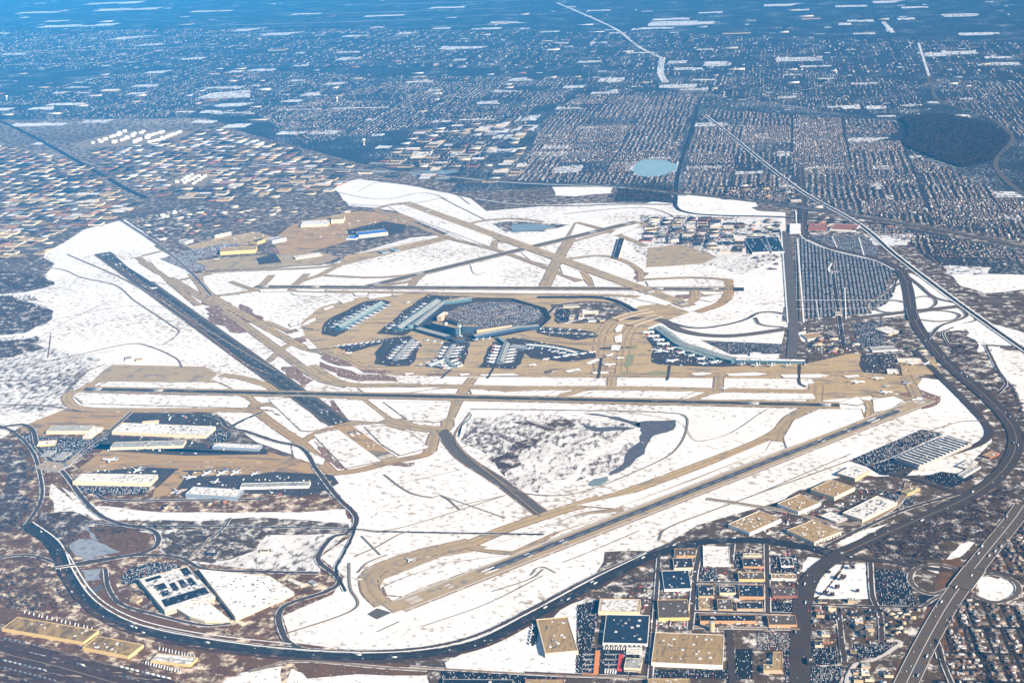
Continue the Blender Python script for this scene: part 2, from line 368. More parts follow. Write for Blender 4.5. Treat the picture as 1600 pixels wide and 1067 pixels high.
# ================================================================== SETTING
# ground: one sheet that runs past the horizon
def big_ground():
    gx = [-90000, -24000, -12000, -4000, 0, 4000, 12000, 30000, 90000]; gy = [-20000, 0, 4000, 9000, 15000, 25000, 40000, 70000, 130000]
    V = [(x, y, 0.0) for y in gy for x in gx]; n = len(gx)
    Fc = [(j*n+i, j*n+i+1, (j+1)*n+i+1, (j+1)*n+i) for j in range(len(gy)-1) for i in range(n-1)]
    tag(link('ground', mk('ground', V, Fc, MATS['ground'])), kind='structure')
big_ground()

for m, z, q in [('ind_ground', .04, '-300,420 -300,190 300,185 560,255 700,285 1060,290 1250,300 1700,395 1900,560 1900,1200 -300,1200'), ('yard', .07, '500,760 1090,815 1350,745 1480,600 1250,500 1240,330 1400,350 1480,425 1600,440 1800,560 1800,1200 500,1200'), ('yard_warm', .075, '-200,650 60,650 560,790 500,1200 -200,1200')]:
    sheet('built_up_ground', q, m, 'snow', occ=False, z=z)
# ---- snow-covered fields (z order: first = lowest)
SNOW = [
 ('snow', '-60,720 -60,470 40,452 62,440 86,412 68,403 75,383 120,362 195,343 255,385 300,428 420,420 520,412 560,395 640,372 700,366 640,340 590,325 545,322 535,305 515,290 560,280 640,290 735,310 760,330 900,318 1010,318 1070,300 1160,318 1185,330 1227,332 1230,500 1215,565 1440,590 1480,595 1545,660 1550,690 1500,740 1350,745 1090,820 1020,862 930,915 830,965 760,1000 660,1014 540,1014 455,1003 442,962 520,928 538,900 500,870 556,832 545,790 500,735 470,715 400,690 330,640 100,640 30,668'),
 ('snow', '95,760 150,790 250,800 400,800 540,795 555,825 400,815 250,815 150,812'),
 ('snow_rough', '130,818 250,822 545,832 500,868 500,895 430,890 300,880 250,860 245,835'),
 ('snow', '80,755 100,770 135,805 120,830 85,800'),
 ('snow_clean', '518,292 560,284 640,291 738,312 742,338 700,330 640,318 585,322 545,318'),
 ('snow_clean', '75,383 120,362 190,345 245,382 205,393 120,402 90,405'),
 ('snow_clean', '1160,470 1165,432 1222,434 1224,470 1190,472 1170,480'),
 ('snow_clean', '760,1000 830,970 850,985 815,1050 760,1055 700,1058 695,1035'),
 ('snow_clean', '455,1045 480,1052 520,1050 665,1050 675,1100 430,1100'),
 ('snow_clean', '350,1062 380,1050 440,1040 448,1090 340,1100'),
 ('snow_clean', '838,1000 800,1050 870,1055 905,1050 915,935 880,948'),
 ('snow_clean', '1278,935 1320,882 1356,882 1360,935 1340,938'),
 ('snow_clean', '1262,870 1283,872 1262,896 1252,892'),
 ('snow_clean', '1290,880 1316,882 1300,905 1280,930 1266,935'),
 ('snow_clean', '1151,985 1180,985 1179,1012 1150,1012'),
 ('snow_clean', '1430,600 1480,600 1545,665 1500,668 1440,640'),
 ('snow_clean', '1480,425 1600,420 1640,445 1600,452 1540,458 1500,446'),
 ('snow_clean', '1050,315 1085,306 1125,310 1130,322 1090,332 1060,330'),
 ('snow_clean', '1125,312 1175,312 1185,322 1160,328 1130,325'),
 ('snow_clean', '1280,830 1350,800 1420,785 1430,795 1330,850 1300,850'),
 ('snow_clean', '1436,904 1446,894 1470,892 1486,894 1478,908 1455,916 1440,913'), ('snow_clean', '1532,912 1552,908 1574,916 1570,928 1550,933 1536,926'), ('snow_clean', '1374,480 1398,474 1414,477 1414,485 1395,488 1376,486'), ('snow_clean', '1436,472 1450,469 1456,477 1443,482'), ('snow_clean', '1440,494 1472,491 1492,493 1475,500 1445,500'), ('snow_clean', '1384,497 1418,494 1418,498 1400,505 1386,503'), ('snow_clean', '1402,425 1415,430 1416,445 1404,440'), ('snow_clean', '1424,440 1440,448 1470,470 1450,464 1430,455'), ('snow_clean', '1340,400 1362,404 1360,412 1330,408'), ('snow_clean', '1500,850 1528,842 1500,870 1470,880'), ('snow_clean', '1440,925 1470,930 1450,950 1440,945'), ('snow_clean', '1380,1020 1400,1016 1395,1040 1385,1050'), ('snow_clean', '1430,440 1500,475 1470,470 1440,455'),
 ('snow_clean', '1352,488 1372,462 1402,440 1405,425 1425,428 1470,455 1515,478 1522,500 1480,515 1445,520 1400,512 1365,508'), ('snow_clean', '1245,520 1300,508 1360,500 1395,505 1330,512 1320,540 1335,545 1300,520 1262,540'), ('snow_clean', '1424,890 1450,884 1494,886 1488,915 1470,930 1440,930 1426,912'), ('snow_clean', '1522,902 1560,900 1592,912 1590,935 1560,944 1530,936'), ('snow_clean', '1500,530 1560,540 1590,600 1560,590 1520,560'), ('snow', '1200,500 1235,498 1236,515 1180,520 1165,508'),
 ('snow', '1560,545 1640,560 1640,640 1600,640 1570,590'),
 ('snow_clean', '1480,512 1530,500 1600,520 1640,540 1560,540 1500,530'),
 ('snow_clean', '405,430 440,425 505,418 520,420 470,440 410,445'),
 ('snow_clean', '862,292 900,286 958,290 955,302 900,307 868,306'),
 ('snow_rough', '1050,862 1095,850 1075,905 1000,935 960,930 1000,900'),
 ('snow_rough', '-40,560 60,540 160,560 100,640 -40,650'),
]
for i, (m, s) in enumerate(SNOW): sheet('snow_field', s if i == 0 else jag(pts(s), .05), m, 'snow', occ=(i != 0 and m != 'snow_rough'))

# ---- bare, dark or wooded patches of ground
for m, s in [
 ('forest_floor', '-40,470 20,462 75,482 80,500 40,520 -40,530'), ('forest_floor', '-40,425 20,425 60,432 85,445 60,452 -40,465'),
 ('forest_floor', '-40,530 60,525 70,545 20,558 -40,568'),
 ('forest_floor', '-40,690 20,690 40,720 45,780 30,820 -40,850'),
 ('forest_floor', '60,800 120,800 160,840 110,870 95,850'), 
 ('yard_warm', '-40,870 85,860 105,900 140,950 60,955 -40,935'),
 ('yard', '130,815 250,812 545,818 545,832 250,828 140,830'),
 ('yard', '250,835 350,828 420,832 400,860 330,880 260,865'),
 ('forest_floor', '1352,855 1420,832 1470,842 1480,872 1430,882 1380,878'), ('forest_floor', '1400,830 1470,800 1560,770 1590,762 1570,810 1530,850 1480,845'),
 ('forest_floor', '1480,520 1510,515 1530,540 1520,570 1490,555'),
 ('yard', '1510,560 1550,545 1600,640 1640,700 1640,800 1600,780 1590,680 1560,620'),
 ('yard', '1250,505 1420,492 1440,530 1470,575 1440,590 1370,588 1345,552 1260,568 1240,560'),
 ('yard', '1340,740 1470,770 1500,770 1420,810 1290,858 1100,838 1180,800 1250,765'),
 ('yard', '945,862 1095,850 1250,856 1255,940 1250,1100 820,1100 905,1050 930,930'),
 ('yard', '1260,940 1360,935 1400,880 1480,900 1440,1000 1400,1100 1260,1100'),
 ('yard', '1430,760 1520,740 1560,700 1575,725 1520,770 1480,775'),
 ('snow_rough', '1000,336 1225,336 1225,400 1160,430 1010,402 980,380'),
 ('ind_ground', '240,385 300,350 340,335 420,320 520,318 620,330 640,360 560,395 500,415 310,425'),
 ('yard', '200,345 300,320 350,325 310,345 255,378'),
 ('rail_bed', '-40,985 60,1008 160,1035 270,1062 320,1110 -40,1110'),
 ('yard', '1440,940 1500,935 1640,960 1640,1110 1440,1110 1420,1060'),
 ('town_ground', '700,302 760,240 830,180 1080,140 1400,188 1420,235 1640,330 1640,385 1340,335 1190,315 1060,296 800,296'),
 ('town_ground', '1330,345 1480,368 1640,400 1640,432 1480,424 1420,380'),
 ('ind_ground', '-60,330 -60,205 120,190 320,185 560,262 520,300 330,320 200,335 60,400 -60,425'),
 ('deep_forest', '1405,185 1480,180 1545,195 1580,215 1560,250 1500,262 1440,240 1410,225'),
 ('deep_forest', '960,292 1050,290 1052,318 960,315'),
 ('brown', '375,475 400,492 420,505 385,505 355,490'), ('brown', '345,470 365,485 335,478'), ('brown', '440,573 470,570 490,595 470,604 450,590'), ('brown', '500,565 560,585 620,590 620,596 560,596 515,580'),
 ('brown', '1400,612 1420,598 1470,620 1455,636 1430,628'), ('brown', '1450,626 1472,618 1462,632 1440,640'),
 ('brown', '330,485 360,520 385,520 360,490'), ('brown', '310,475 330,480 320,470'),
 ('brown', '613,720 650,722 645,728 615,728'), ('brown', '490,688 535,725 545,735 525,730 495,700'), ('brown', '515,625 550,650 555,655 535,650'),
 ('brown', '405,640 440,650 425,640'), ('brown', '990,425 1003,420 1005,438 995,442'),
 ('orange_grass', '112,838 150,822 205,825 235,842 228,860 195,868 110,870 105,850'), ('orange_grass', '120,890 165,885 185,930 240,960 330,985 300,990 200,970 140,935'),
 ('orange_grass', '380,1045 460,1036 480,1060 665,1055 668,1044 560,1036 470,1028 400,1030'), ('orange_grass', '1530,850 1590,870 1560,905 1510,890'),
 ('orange_grass', '1470,875 1500,870 1520,900 1490,920 1440,990 1410,1067 1390,1067 1420,1010'), ('orange_grass', '1470,1040 1500,940 1530,905 1510,960 1490,1067 1470,1090'),
 ('orange_grass', '-40,945 40,955 110,975 170,1000 120,990 20,965 -40,960'),
]: sheet('woodland_floor' if m in ('forest_floor', 'deep_forest') else {'rail_bed': 'rail_yard', 'town_ground': 'town_ground', 'yard': 'built_up_ground', 'ind_ground': 'built_up_ground', 'yard_warm': 'built_up_ground'}.get(m, 'grass_patch'), jag(pts(s), .16 if m in ('forest_floor', 'brown') else .08), m, 'patch', occ=False)

# ---- water
for nm, m, s in [('pond', 'ice', '108,852 125,842 150,845 170,855 188,862 160,868 135,876 118,868'), ('creek', 'ice', '132,815 138,818 148,835 155,845 145,843 135,828'),
 ('pond', 'ice', '126,890 158,888 158,905 132,908'), ('pond', 'dark_water', '135,922 150,918 158,910 157,922 145,928'),
 ('lake', 'lake_ice', '985,266 990,256 1008,249 1038,250 1058,257 1054,268 1040,273 1012,277 992,274'),
 ('pond', 'dark_water', '992,662 1005,658 1056,656 1052,672 1034,677 1020,682 1012,694 1000,690 1003,676'), ('creek', 'dark_water', '915,647 925,646 965,651 1000,660 1000,668 960,656'),
 ('creek', 'dark_water', '905,661 935,668 985,668 985,671 940,675 915,670'), ('creek', 'dark_water', '1000,690 1012,694 985,728 955,742 950,740 975,722'),
 ('pond', 'water', '918,757 928,748 950,744 950,750 938,758 925,760'),
 ('pond', 'water', '800,352 820,350 848,352 870,354 845,362 800,364'), ('creek', 'water', '735,647 738,647 718,684 714,682'),
 ('pond', 'water', '640,267 700,264 720,268 690,274 645,274')]:
    sheet(nm, jag(pts(s), .10, 2), m, 'patch', z=.785)
for s, m in [('720,690 795,650 870,648 960,660 1000,668 930,700 900,740 840,770 790,760 760,720', 'snow_rough'), ('730,655 800,645 860,650 800,668 740,680', 'snow_rough'), ('765,720 800,695 850,685 815,725 790,745', 'forest_floor'), ('800,660 880,652 900,664 850,676', 'yard'),
             ('850,690 900,672 930,680 870,720 830,745', 'snow_rough'), ('930,720 985,690 1000,700 960,735 900,752', 'snow_rough')]:
    sheet('grass_patch', jag(pts(s), .2), m, 'patch', occ=False)

# ---- aprons and ramps
for m, s in [
 ('concrete', '470,505 500,480 560,465 640,459 720,461 800,462 950,465 985,486 1000,478 1040,474 1078,488 1012,512 1028,548 1052,566 1258,569 1330,552 1345,552 1350,582 1442,590 1428,612 1362,619 1277,626 1274,600 1268,592 700,588 600,586 540,567 505,550 478,527'),
 ('concrete_grey', '175,570 320,573 340,584 326,597 142,598 160,580'),
 ('concrete_warm', '30,668 95,642 200,644 330,646 330,668 140,672 60,682'),
 ('concrete_warm', '120,735 165,700 300,702 420,706 450,715 500,722 520,740 300,740 180,742'),
 ('ramp', '190,664 200,645 330,646 345,665 338,672'), ('ramp', '285,735 375,734 520,742 530,755 500,770 470,775 300,765 270,760'),
 ('ramp', '140,740 170,728 280,732 262,752 230,762 120,752'), ('ramp', '70,688 110,700 170,680 290,688 330,695 415,700 420,710 290,712 175,705'),
 ('concrete_warm', '275,735 295,738 270,772 238,778 240,768'),
 ('concrete_grey', '1012,388 1062,382 1105,394 1120,402 1098,412 1060,415 1010,418'),
 ('concrete', '540,400 620,385 700,368 712,372 650,388 560,408 530,412'),
 ('concrete_warm', '455,362 530,350 620,338 640,348 560,368 480,380'), ('brown', '425,388 480,380 495,392 460,402 430,400'), ('concrete', '290,385 330,374 400,362 430,372 380,385 310,395'), ('concrete_warm', '425,376 455,352 500,340 560,330 640,334 652,350 600,362 560,372 500,390 440,400'), ('ramp', '540,360 600,346 636,352 630,362 580,376 550,374'), ('concrete_grey', '300,408 420,398 500,394 530,402 500,414 310,424'), ('ramp', '400,404 430,396 440,410 405,414'),
 ('concrete_grey', '573,895 650,865 735,842 740,862 690,870 600,905 590,925 618,945 625,955 600,948 580,925 565,910'),
]: sheet('apron', s, m, 'lot')
# dark gate ramps
sheet('ring_road_ground', '692,476 745,468 800,469 850,484 858,498 845,513 740,534 700,532 653,518 650,508', 'ramp', 'ramp', occ=False, z=.945); sheet('built_up_ground', '860,476 950,473 985,492 945,505 870,506', 'yard', 'ramp', occ=False, z=.94); ZC['lot'] = .96
RAMPS = ['504,516 509,503 536,488 572,471 599,469 611,472 605,480 567,500 542,518 524,527 504,523', '588,522 612,503 653,470 668,461 735,463 700,468 690,472 632,525',
          '585,569 600,530 640,525 660,540 650,560 640,572 610,573', '524,541 590,532 598,530 596,538 560,548 545,553', '664,572 680,560 695,535 735,535 728,560 718,575 690,577',
          '748,575 762,545 770,535 800,528 830,532 900,545 930,552 930,560 880,566 830,560 820,552 815,568 805,577',
          '840,510 900,515 930,520 935,527 900,532 860,526 838,520', '1010,522 1028,512 1062,540 1150,560 1262,562 1262,568 1060,572 1030,570 1018,566 1020,545',
          '1345,556 1370,553 1372,584 1350,582', '1374,555 1402,553 1404,583 1380,584']
RAMP_LABEL = ['carts and trucks round the satellite concourse', 'carts and trucks along the grey concourse', 'carts and trucks round the leftmost near concourse', 'carts and trucks on the narrow dark ramp at left', 'carts and trucks round the forked concourse', 'carts and trucks round the straight near concourse', 'carts and trucks on the dark eastern ramp', 'carts and trucks round the curved east terminal', 'trucks on the small grey pad by the east apron', 'trucks on the dark pad of the east apron']
CLUTTER = [('190,664 200,645 330,646 345,665 338,672', 'trucks and crates behind the very long cargo shed'), ('285,735 375,734 520,742 530,755 500,770 470,775 300,765', 'trucks and crates on the lower cargo ramp'), ('140,740 170,728 280,732 262,752 120,752', 'trucks and crates behind the striped cargo shed'), ('70,688 110,700 170,680 290,688 415,700 420,710 290,712 175,705', 'trucks and crates between the western cargo sheds'),
  ('290,385 330,374 400,362 430,372 380,385 310,395', 'vehicles and crates among the northwest hangars'), ('455,362 530,350 620,338 640,348 560,368 480,380', 'vehicles before the northern hangars'), ('1405,560 1460,558 1470,585 1410,588', 'vehicles on the pale east cargo apron'), ('1130,830 1230,795 1340,760 1400,775 1330,815 1290,850', 'trucks and trailers among the freight sheds'), ('870,480 950,476 980,492 945,503 872,504', 'vans and huts east of the terminal ring'), ('1255,510 1340,508 1342,552 1262,560', 'cars and huts among the access road depots'),
  ('960,940 1090,860 1250,860 1250,985 1085,985 1020,980', 'trucks and trailers in the yards of the warehouse blocks'), ('1262,945 1440,950 1400,1005 1262,1010', 'vehicles and scrap in the small works yards'), ('1005,340 1158,338 1158,392 1110,398 1010,378', 'vehicles among the northeastern service buildings')]
for s in RAMPS: sheet('gate_ramp', jag(pts(s), .06), 'ramp', 'ramp', occ=False)
for s in ['1405,560 1460,558 1470,585 1410,588']: sheet('apron', s, 'concrete', 'ramp')

# ---- taxiways
TX = [  # (points, width, material)
 ('222,409 300,456 370,500 432,545 500,592 545,604', 42, 'concrete_grey'), ('300,428 330,462 395,500 440,525 480,545 530,556 575,577 625,583 800,586 1000,587 1200,584 1350,585', 40, 'concrete'),
 ('485,571 540,600 625,602 800,606 1000,607 1130,610 1275,612', 40, 'concrete'), ('440,545 470,530 480,525', 30, 'concrete'),
 ('145,598 135,606 110,615 105,625 125,638 200,641 330,641 395,642 410,650', 38, 'concrete'), ('400,632 398,640 410,650 440,672 470,692 500,720 520,740', 36, 'concrete_warm'),
 ('520,740 560,735 611,722 660,712 672,706', 34, 'concrete_warm'), ('470,692 500,675 531,665', 32, 'concrete_warm'), ('345,586 375,590 420,603 430,610', 36, 'concrete'), ('326,596 350,605 360,612', 30, 'concrete'),
 ('450,640 425,632 400,632 380,612', 34, 'concrete'), ('300,741 420,735 480,715 500,722', 34, 'concrete_warm'), ('130,735 220,727 320,726 420,727', 40, 'concrete_warm'),
 ('560,625 600,655 625,665 690,672', 55, 'concrete_grey'), ('531,663 570,660 625,658 640,665 690,672 700,655 715,625', 42, 'concrete_grey'), ('715,625 728,605 740,590', 36, 'concrete'), ('672,706 680,680 690,672', 40, 'concrete_grey'),
 ('690,672 720,712 780,752 850,805', 45, 'asphalt_grey'),
 ('850,805 960,775 1090,728 1200,684 1250,645 1272,632', 40, 'concrete'), ('735,850 790,827 870,800 940,778', 44, 'concrete'), ('575,905 590,890 650,868 735,848', 60, 'concrete_grey'),
 ('735,855 800,862 850,845', 30, 'concrete_grey'), ('840,845 905,808 975,797', 34, 'concrete_grey'), ('1215,690 1222,670 1240,650 1275,634', 46, 'concrete_grey'),
 ('600,945 580,925 575,905', 50, 'concrete_grey'), ('1275,600 1280,640 1310,636', 50, 'concrete'), ('1335,628 1358,630 1360,650 1345,662 1320,672', 36, 'concrete'), ('1362,618 1385,618 1425,625', 40, 'concrete_grey'), ('1415,590 1425,605 1435,625', 40, 'concrete_grey'),
 ('700,626 760,612 830,608', 30, 'concrete'), ('560,625 620,612 700,604', 30, 'concrete'), ('870,622 900,612 925,606', 32, 'concrete'), ('1075,628 1110,615 1130,608', 34, 'concrete'), ('955,605 957,588', 32, 'concrete'), ('1122,608 1124,584', 34, 'concrete_grey'), ('470,605 520,612 560,625', 30, 'concrete'),
 ('585,327 640,348 700,372 775,391 857,420 905,440', 34, 'concrete_grey'), ('585,327 612,320 635,317', 34, 'concrete_grey'), ('770,388 778,376 790,380', 34, 'concrete_grey'), ('700,363 730,352 750,346 800,342 850,347', 26, 'concrete_grey'),
 ('700,368 650,385 560,407 530,415 500,430 470,440 455,450', 36, 'concrete'), ('500,430 530,432 575,434 620,432 662,426', 28, 'concrete'), ('662,428 648,440 640,450', 32, 'concrete_grey'), ('575,448 640,440 662,426', 34, 'concrete_grey'),
 ('310,428 360,424 500,418 530,412', 30, 'concrete_grey'), ('310,430 325,462 360,460 420,452 470,455 600,457 800,460 960,462 1050,468', 30, 'concrete'), ('425,430 410,445 395,452', 32, 'concrete_grey'), ('480,428 465,442 455,450', 32, 'concrete_grey'),
 ('905,350 875,400 850,450', 55, 'concrete_grey'), ('900,348 940,358 985,375 1010,385', 34, 'concrete_grey'), ('895,378 930,368 960,360', 22, 'concrete'), ('1013,350 985,358 960,365', 30, 'concrete'), ('985,347 1012,350', 34, 'concrete'),
 ('908,425 920,438 930,450', 40, 'concrete'), ('885,405 940,400 975,408 1000,425 1000,440', 26, 'concrete'), ('1005,437 1080,434 1138,437', 24, 'concrete'), ('1137,437 1138,460 1125,475 1090,488', 44, 'concrete_warm'), ('1085,455 1083,470 1060,478', 36, 'concrete'), ('1050,468 1100,462 1133,455', 24, 'concrete'),
 ('1040,478 1000,488 960,500 940,520 935,560 938,585', 42, 'concrete'), ('1060,486 1010,500 985,515 975,545 970,585', 44, 'concrete'), ('960,500 985,488 1030,478', 34, 'concrete'), ('935,545 985,543', 22, 'ramp'), ('880,520 940,522', 30, 'concrete'), ('838,530 930,538', 36, 'concrete'),
 ('232,437 262,440 290,436 330,428', 26, 'concrete_grey'), ('222,400 255,392', 22, 'concrete_grey'), ('215,402 262,438 310,478', 30, 'concrete_grey'),
 ('395,500 420,505 455,520', 24, 'concrete'), ('330,470 345,485 350,495', 26, 'concrete_grey'), ('440,545 425,560 415,568', 28, 'concrete_grey'), ('360,440 400,455', 26, 'concrete_grey'),
]
for s, wd, m in TX: strip('grass_verge', s, wd + 11, 'verge', 'verge', occ=False)
for s, wd, m in TX: strip('taxiway', s, wd, m, 'taxi')
for s, wd, m in TX:
    if m != 'asphalt_grey' and m != 'ramp': strip('taxiway_stain', s, wd * .22, 'stain', 'isle', occ=False)

# ---- runways
def runway(s, width, m, edge_m=None, edge_w=0):
    p = pts(s); strip('grass_verge', p, max(edge_w, width) + 10, 'verge', 'verge', curve=False, occ=False)
    if edge_m: strip('runway_shoulder', p, edge_w, edge_m, 'runway', curve=False)
    return strip('runway', p, width, m, 'runway', curve=False), p
R14R, p14 = runway('160,396 531,663', 62, 'runway_asphalt', 'asphalt_grey', 92)
strip('runway', '531,663 611,720', 62, 'concrete_warm', 'runway', curve=False); strip('runway', '600,712 613,721', 64, 'concrete_grey', 'runway', curve=False)
R10, p10 = runway('132,608.5 1312,634', 34, 'runway_asphalt', 'concrete_grey', 70)
R4R, p4 = runway('622,948 1450,624', 62, 'concrete_grey', 'shoulder', 74)
strip('runway_rubber', '765,890 1405,642', 26, 'rubber', 'runway', curve=False)
strip('runway', '607,952 634,943', 62, 'concrete_grey', 'runway', curve=False)
R9L, p9 = runway('398,448.5 1133,452.5', 28, 'runway_asphalt', 'concrete_grey', 62)
R4L, p4l = runway('575,448 990,348', 40, 'asphalt_grey', 'concrete_grey', 66)
R14L, p14l = runway('632,317 1078,479', 50, 'concrete_grey', 'concrete', 74)
sheet('blast_pad', '1146,450 1162,450 1163,455 1147,455', 'asphalt', 'runway')
sheet('blast_pad', '575,960 590,951 612,958 590,968', 'asphalt_grey', 'runway')
# painted runway marks, each a thin sheet on the pavement: thresholds, aiming points and centre dashes
def marks(p, width, ends=(True, True), dash=True, col='marking'):
    a = Vector(p[0]); b = Vector(p[-1]); L = (b - a).length; d = (b - a) / L; nn = Vector((-d.y, d.x)); acc = Acc(); z = ZC['mark']
    def bar(s, off, ln, wd):
        c = a + d * s + nn * off; boxes(acc, np.array([[c.x, c.y]]), ln, wd, .02, math.atan2(d.y, d.x), 0, 0, z0=z)
    for e, on in ((0, ends[0]), (1, ends[1])):
        if not on: continue
        f = (lambda s: s) if e == 0 else (lambda s: L - s)
        for k in range(-4, 5):
            if k: bar(f(55), k * width / 10.5, 45, 1.8)
        for k in (-1, 1): bar(f(330), k * width * .2, 50, 7)
        for q in ((180, 480, 620) if width > 45 else ()):
            for k in (-1, 1): bar(f(q), k * width * .19, 22, 4)
    if dash and width > 45:
        s = 130
        while s < L - 130: bar(s, 0, 36, .9); s += 62
    o = acc.build('runway_marking', [MATS[col]]); tag(o, kind='structure')
for q, wd, e in [(pts('160,396 611,720'), 60, (True, True)), (p10, 34, (True, True)), (p4, 46, (True, True)), (p9, 30, (True, True)), (p4l, 42, (True, True)), (p14l, 44, (True, True))]: marks(q, wd, e)

# ---- grass islands between taxiways (snow or brown ovals)
ISL = [('500,559 512,556 545,566 550,573 530,572 512,566', 'brown'), ('562,578 600,579 616,582 600,584 570,583', 'brown'), ('632,584 645,583 648,585 634,587', 'snow_clean'), ('665,585 700,584 703,586 672,588', 'brown'), ('718,585 733,584 735,586 720,588', 'snow_clean'), ('750,586 800,584 812,587 752,588', 'snow_clean'),
 ('850,581 868,577 872,580 852,584', 'yard'), ('883,580 905,576 908,579 888,583', 'snow_clean'), ('925,582 950,581 952,584 928,585', 'snow_clean'), ('970,583 985,581 988,584 975,586', 'olive'), ('1008,584 1025,580 1060,583 1040,586 1015,587', 'olive'), ('1080,584 1098,582 1115,584 1100,587 1085,587', 'snow_clean'),
 ('1135,585 1180,582 1200,585 1180,588 1140,588', 'snow_clean'), ('1220,586 1280,585 1297,587 1280,591 1225,591', 'snow_clean'), ('1318,588 1340,586 1345,589 1325,591', 'snow_clean'), ('978,560 982,554 992,554 988,570 980,575 975,574', 'olive'), ('988,540 996,540 994,545 986,545', 'olive'),
 ('961,515 966,508 975,508 970,518 963,520', 'snow_clean'), ('960,527 972,522 972,535 962,536', 'snow_clean'), ('956,540 970,540 968,548 955,548', 'snow_clean'), ('915,568 935,560 938,563 922,570', 'snow_clean'), 
 ('470,510 480,502 493,497 494,501 480,508', 'snow_clean'), ('452,507 465,503 466,508 455,511', 'snow_clean'), ('446,520 462,514 468,518 450,522', 'brown'), ('458,529 475,528 480,534 470,536', 'brown'), ('478,541 490,539 496,545 484,546', 'snow_clean'), ('496,551 512,553 520,559 508,560', 'brown'),
 ('530,470 552,467 556,469 536,475', 'snow_clean'), ('505,483 520,478 524,480 508,486', 'snow_clean'), ('552,458 575,458 574,462 556,463', 'snow_clean'), ('575,465 612,460 612,463 578,468', 'snow_clean'), ('455,458 512,461 500,464 462,462', 'snow_clean'), ('462,452 510,453 505,456 465,455', 'snow_clean'), ('405,453 450,452 448,456 408,457', 'snow_clean'),
 ('155,603 170,597 340,599 358,607 340,611 170,610', 'snow'), ('117,620 130,616 250,617 380,622 392,630 385,638 250,634 130,631', 'snow'), ('420,625 460,622 500,660 522,667 485,674 470,673', 'snow'), ('490,680 535,671 600,720 540,732', 'snow'), ('520,625 565,626 602,655 590,660 545,657', 'snow'),
 ('600,629 705,629 698,654 685,660 640,658', 'snow'), ('570,668 600,666 640,676 670,700 625,712 598,695', 'snow'), ('455,692 460,715 480,722 505,727 508,718 480,705', 'snow'), ('460,612 480,604 540,612 510,615', 'snow'), ('560,607 690,606 640,614 570,614', 'snow_clean'), ('735,610 780,612 820,619 740,620', 'snow_clean'), ('830,612 870,610 850,620 780,620', 'snow_clean'),
 ('925,614 1085,612 1060,624 900,624', 'snow_clean'), ('1110,618 1130,614 1270,616 1275,624 1090,626', 'snow_clean'), ('1225,685 1240,658 1280,640 1345,640 1350,655 1300,675 1230,700', 'snow_clean'), ('1310,630 1340,620 1350,630 1340,634', 'snow_clean'), ('1364,625 1395,620 1412,626 1390,640 1366,645', 'snow_clean'),
 ('600,918 625,906 700,880 800,868 740,890 660,918 630,932 605,930', 'snow_clean'), ('755,858 800,862 860,835 970,800 900,806 800,842', 'snow'), ('900,790 1020,765 1205,688 1195,705 1080,750 960,795', 'snow_clean'),
 ('770,350 800,346 890,352 850,362 790,362', 'yard'), ('800,352 820,350 848,352 870,354 845,361 800,362', 'water'), ('640,320 700,342 770,372 765,386 690,358 625,334 605,322', 'snow'),
 ('812,393 845,404 858,415 830,408', 'snow_clean'), ('875,415 905,425 912,438 880,430', 'snow_clean'), ('925,435 960,446 985,452 930,450', 'snow'), ('900,350 935,360 890,372', 'snow_clean'), ('960,362 1005,352 975,365 945,372', 'snow_clean'),
 ('990,467 1025,458 1050,475 1040,478', 'snow_clean'), ('1055,462 1080,460 1080,466 1060,470', 'brown'), ('1090,468 1105,464 1128,466 1110,472', 'snow_clean'), ('1095,458 1130,457 1130,460 1100,461', 'snow_clean'), ('1010,440 1130,440 1133,448 1015,449', 'snow'),
 ('320,482 340,478 350,486 330,490', 'brown'), ('322,490 345,488 372,506 340,500', 'brown'), ('385,522 430,545 400,530', 'brown'), ('180,400 250,432 262,445 235,440 200,418', 'snow_clean'), ('232,405 280,432 265,434 245,420', 'snow_clean')]
def grow(p, d):
    c = sum((Vector(q) for q in p), Vector((0, 0))) / len(p); return [tuple(c + (Vector(q) - c) * (1 + d / max(20, (Vector(q) - c).length))) for q in p]
for s, m in ISL:
    if m.startswith('snow'): sheet('grass_verge', grow(pts(s), 7), 'verge', 'isle', occ=False, z=2.24)
for s, m in ISL: sheet('grass_island' if m in ('brown', 'olive', 'yard') else 'snow_island', s, m, 'isle', occ=False)

# ---- parking lots
LOTS = []
def lot(s, m='tar', rot=None, dens=.6, label='', car=True, occ=True):
    o = sheet('parking_lot', s, m, 'lot', occ=occ); LOTS.append((pts(s), rot or 0.0, dens, label, ZC['lot'], car)); return o
lot('1096,532 1228,538 1218,553 1142,554', dens=.55, label='rows of parked cars in the dark lot behind the curved terminal')
lot('1242,372 1258,372 1290,390 1370,408 1400,420 1385,445 1396,462 1385,475 1355,490 1243,500', 'asphalt', dens=.8, label='parked cars filling the vast lot east of the straight avenue')
lot('1265,368 1350,368 1375,392 1368,402 1300,388 1270,375', 'asphalt', dens=.7, label='parked cars in the lot north of the curving expressway')
lot('250,405 280,396 325,418 318,425 290,422', 'asphalt_grey', dens=.8, label='parked cars in the narrow lot by the northwest runway')
lot('282,394 340,383 372,380 378,390 340,398 300,408', 'asphalt_grey', dens=.8, label='parked cars in the lot behind the long yellow hangar')
lot('35,680 105,683 170,684 100,735 78,725 50,700', dens=.5, label='parked cars in the dark lot below the western cargo sheds')
lot('328,680 345,670 362,676 352,690 325,690', dens=.5, label='parked cars in the dark lot at the end of the long snowy cargo shed')
lot('105,755 120,745 235,762 225,772 160,774 120,768', dens=.5, label='parked cars in the dark lot before the striped cargo shed')
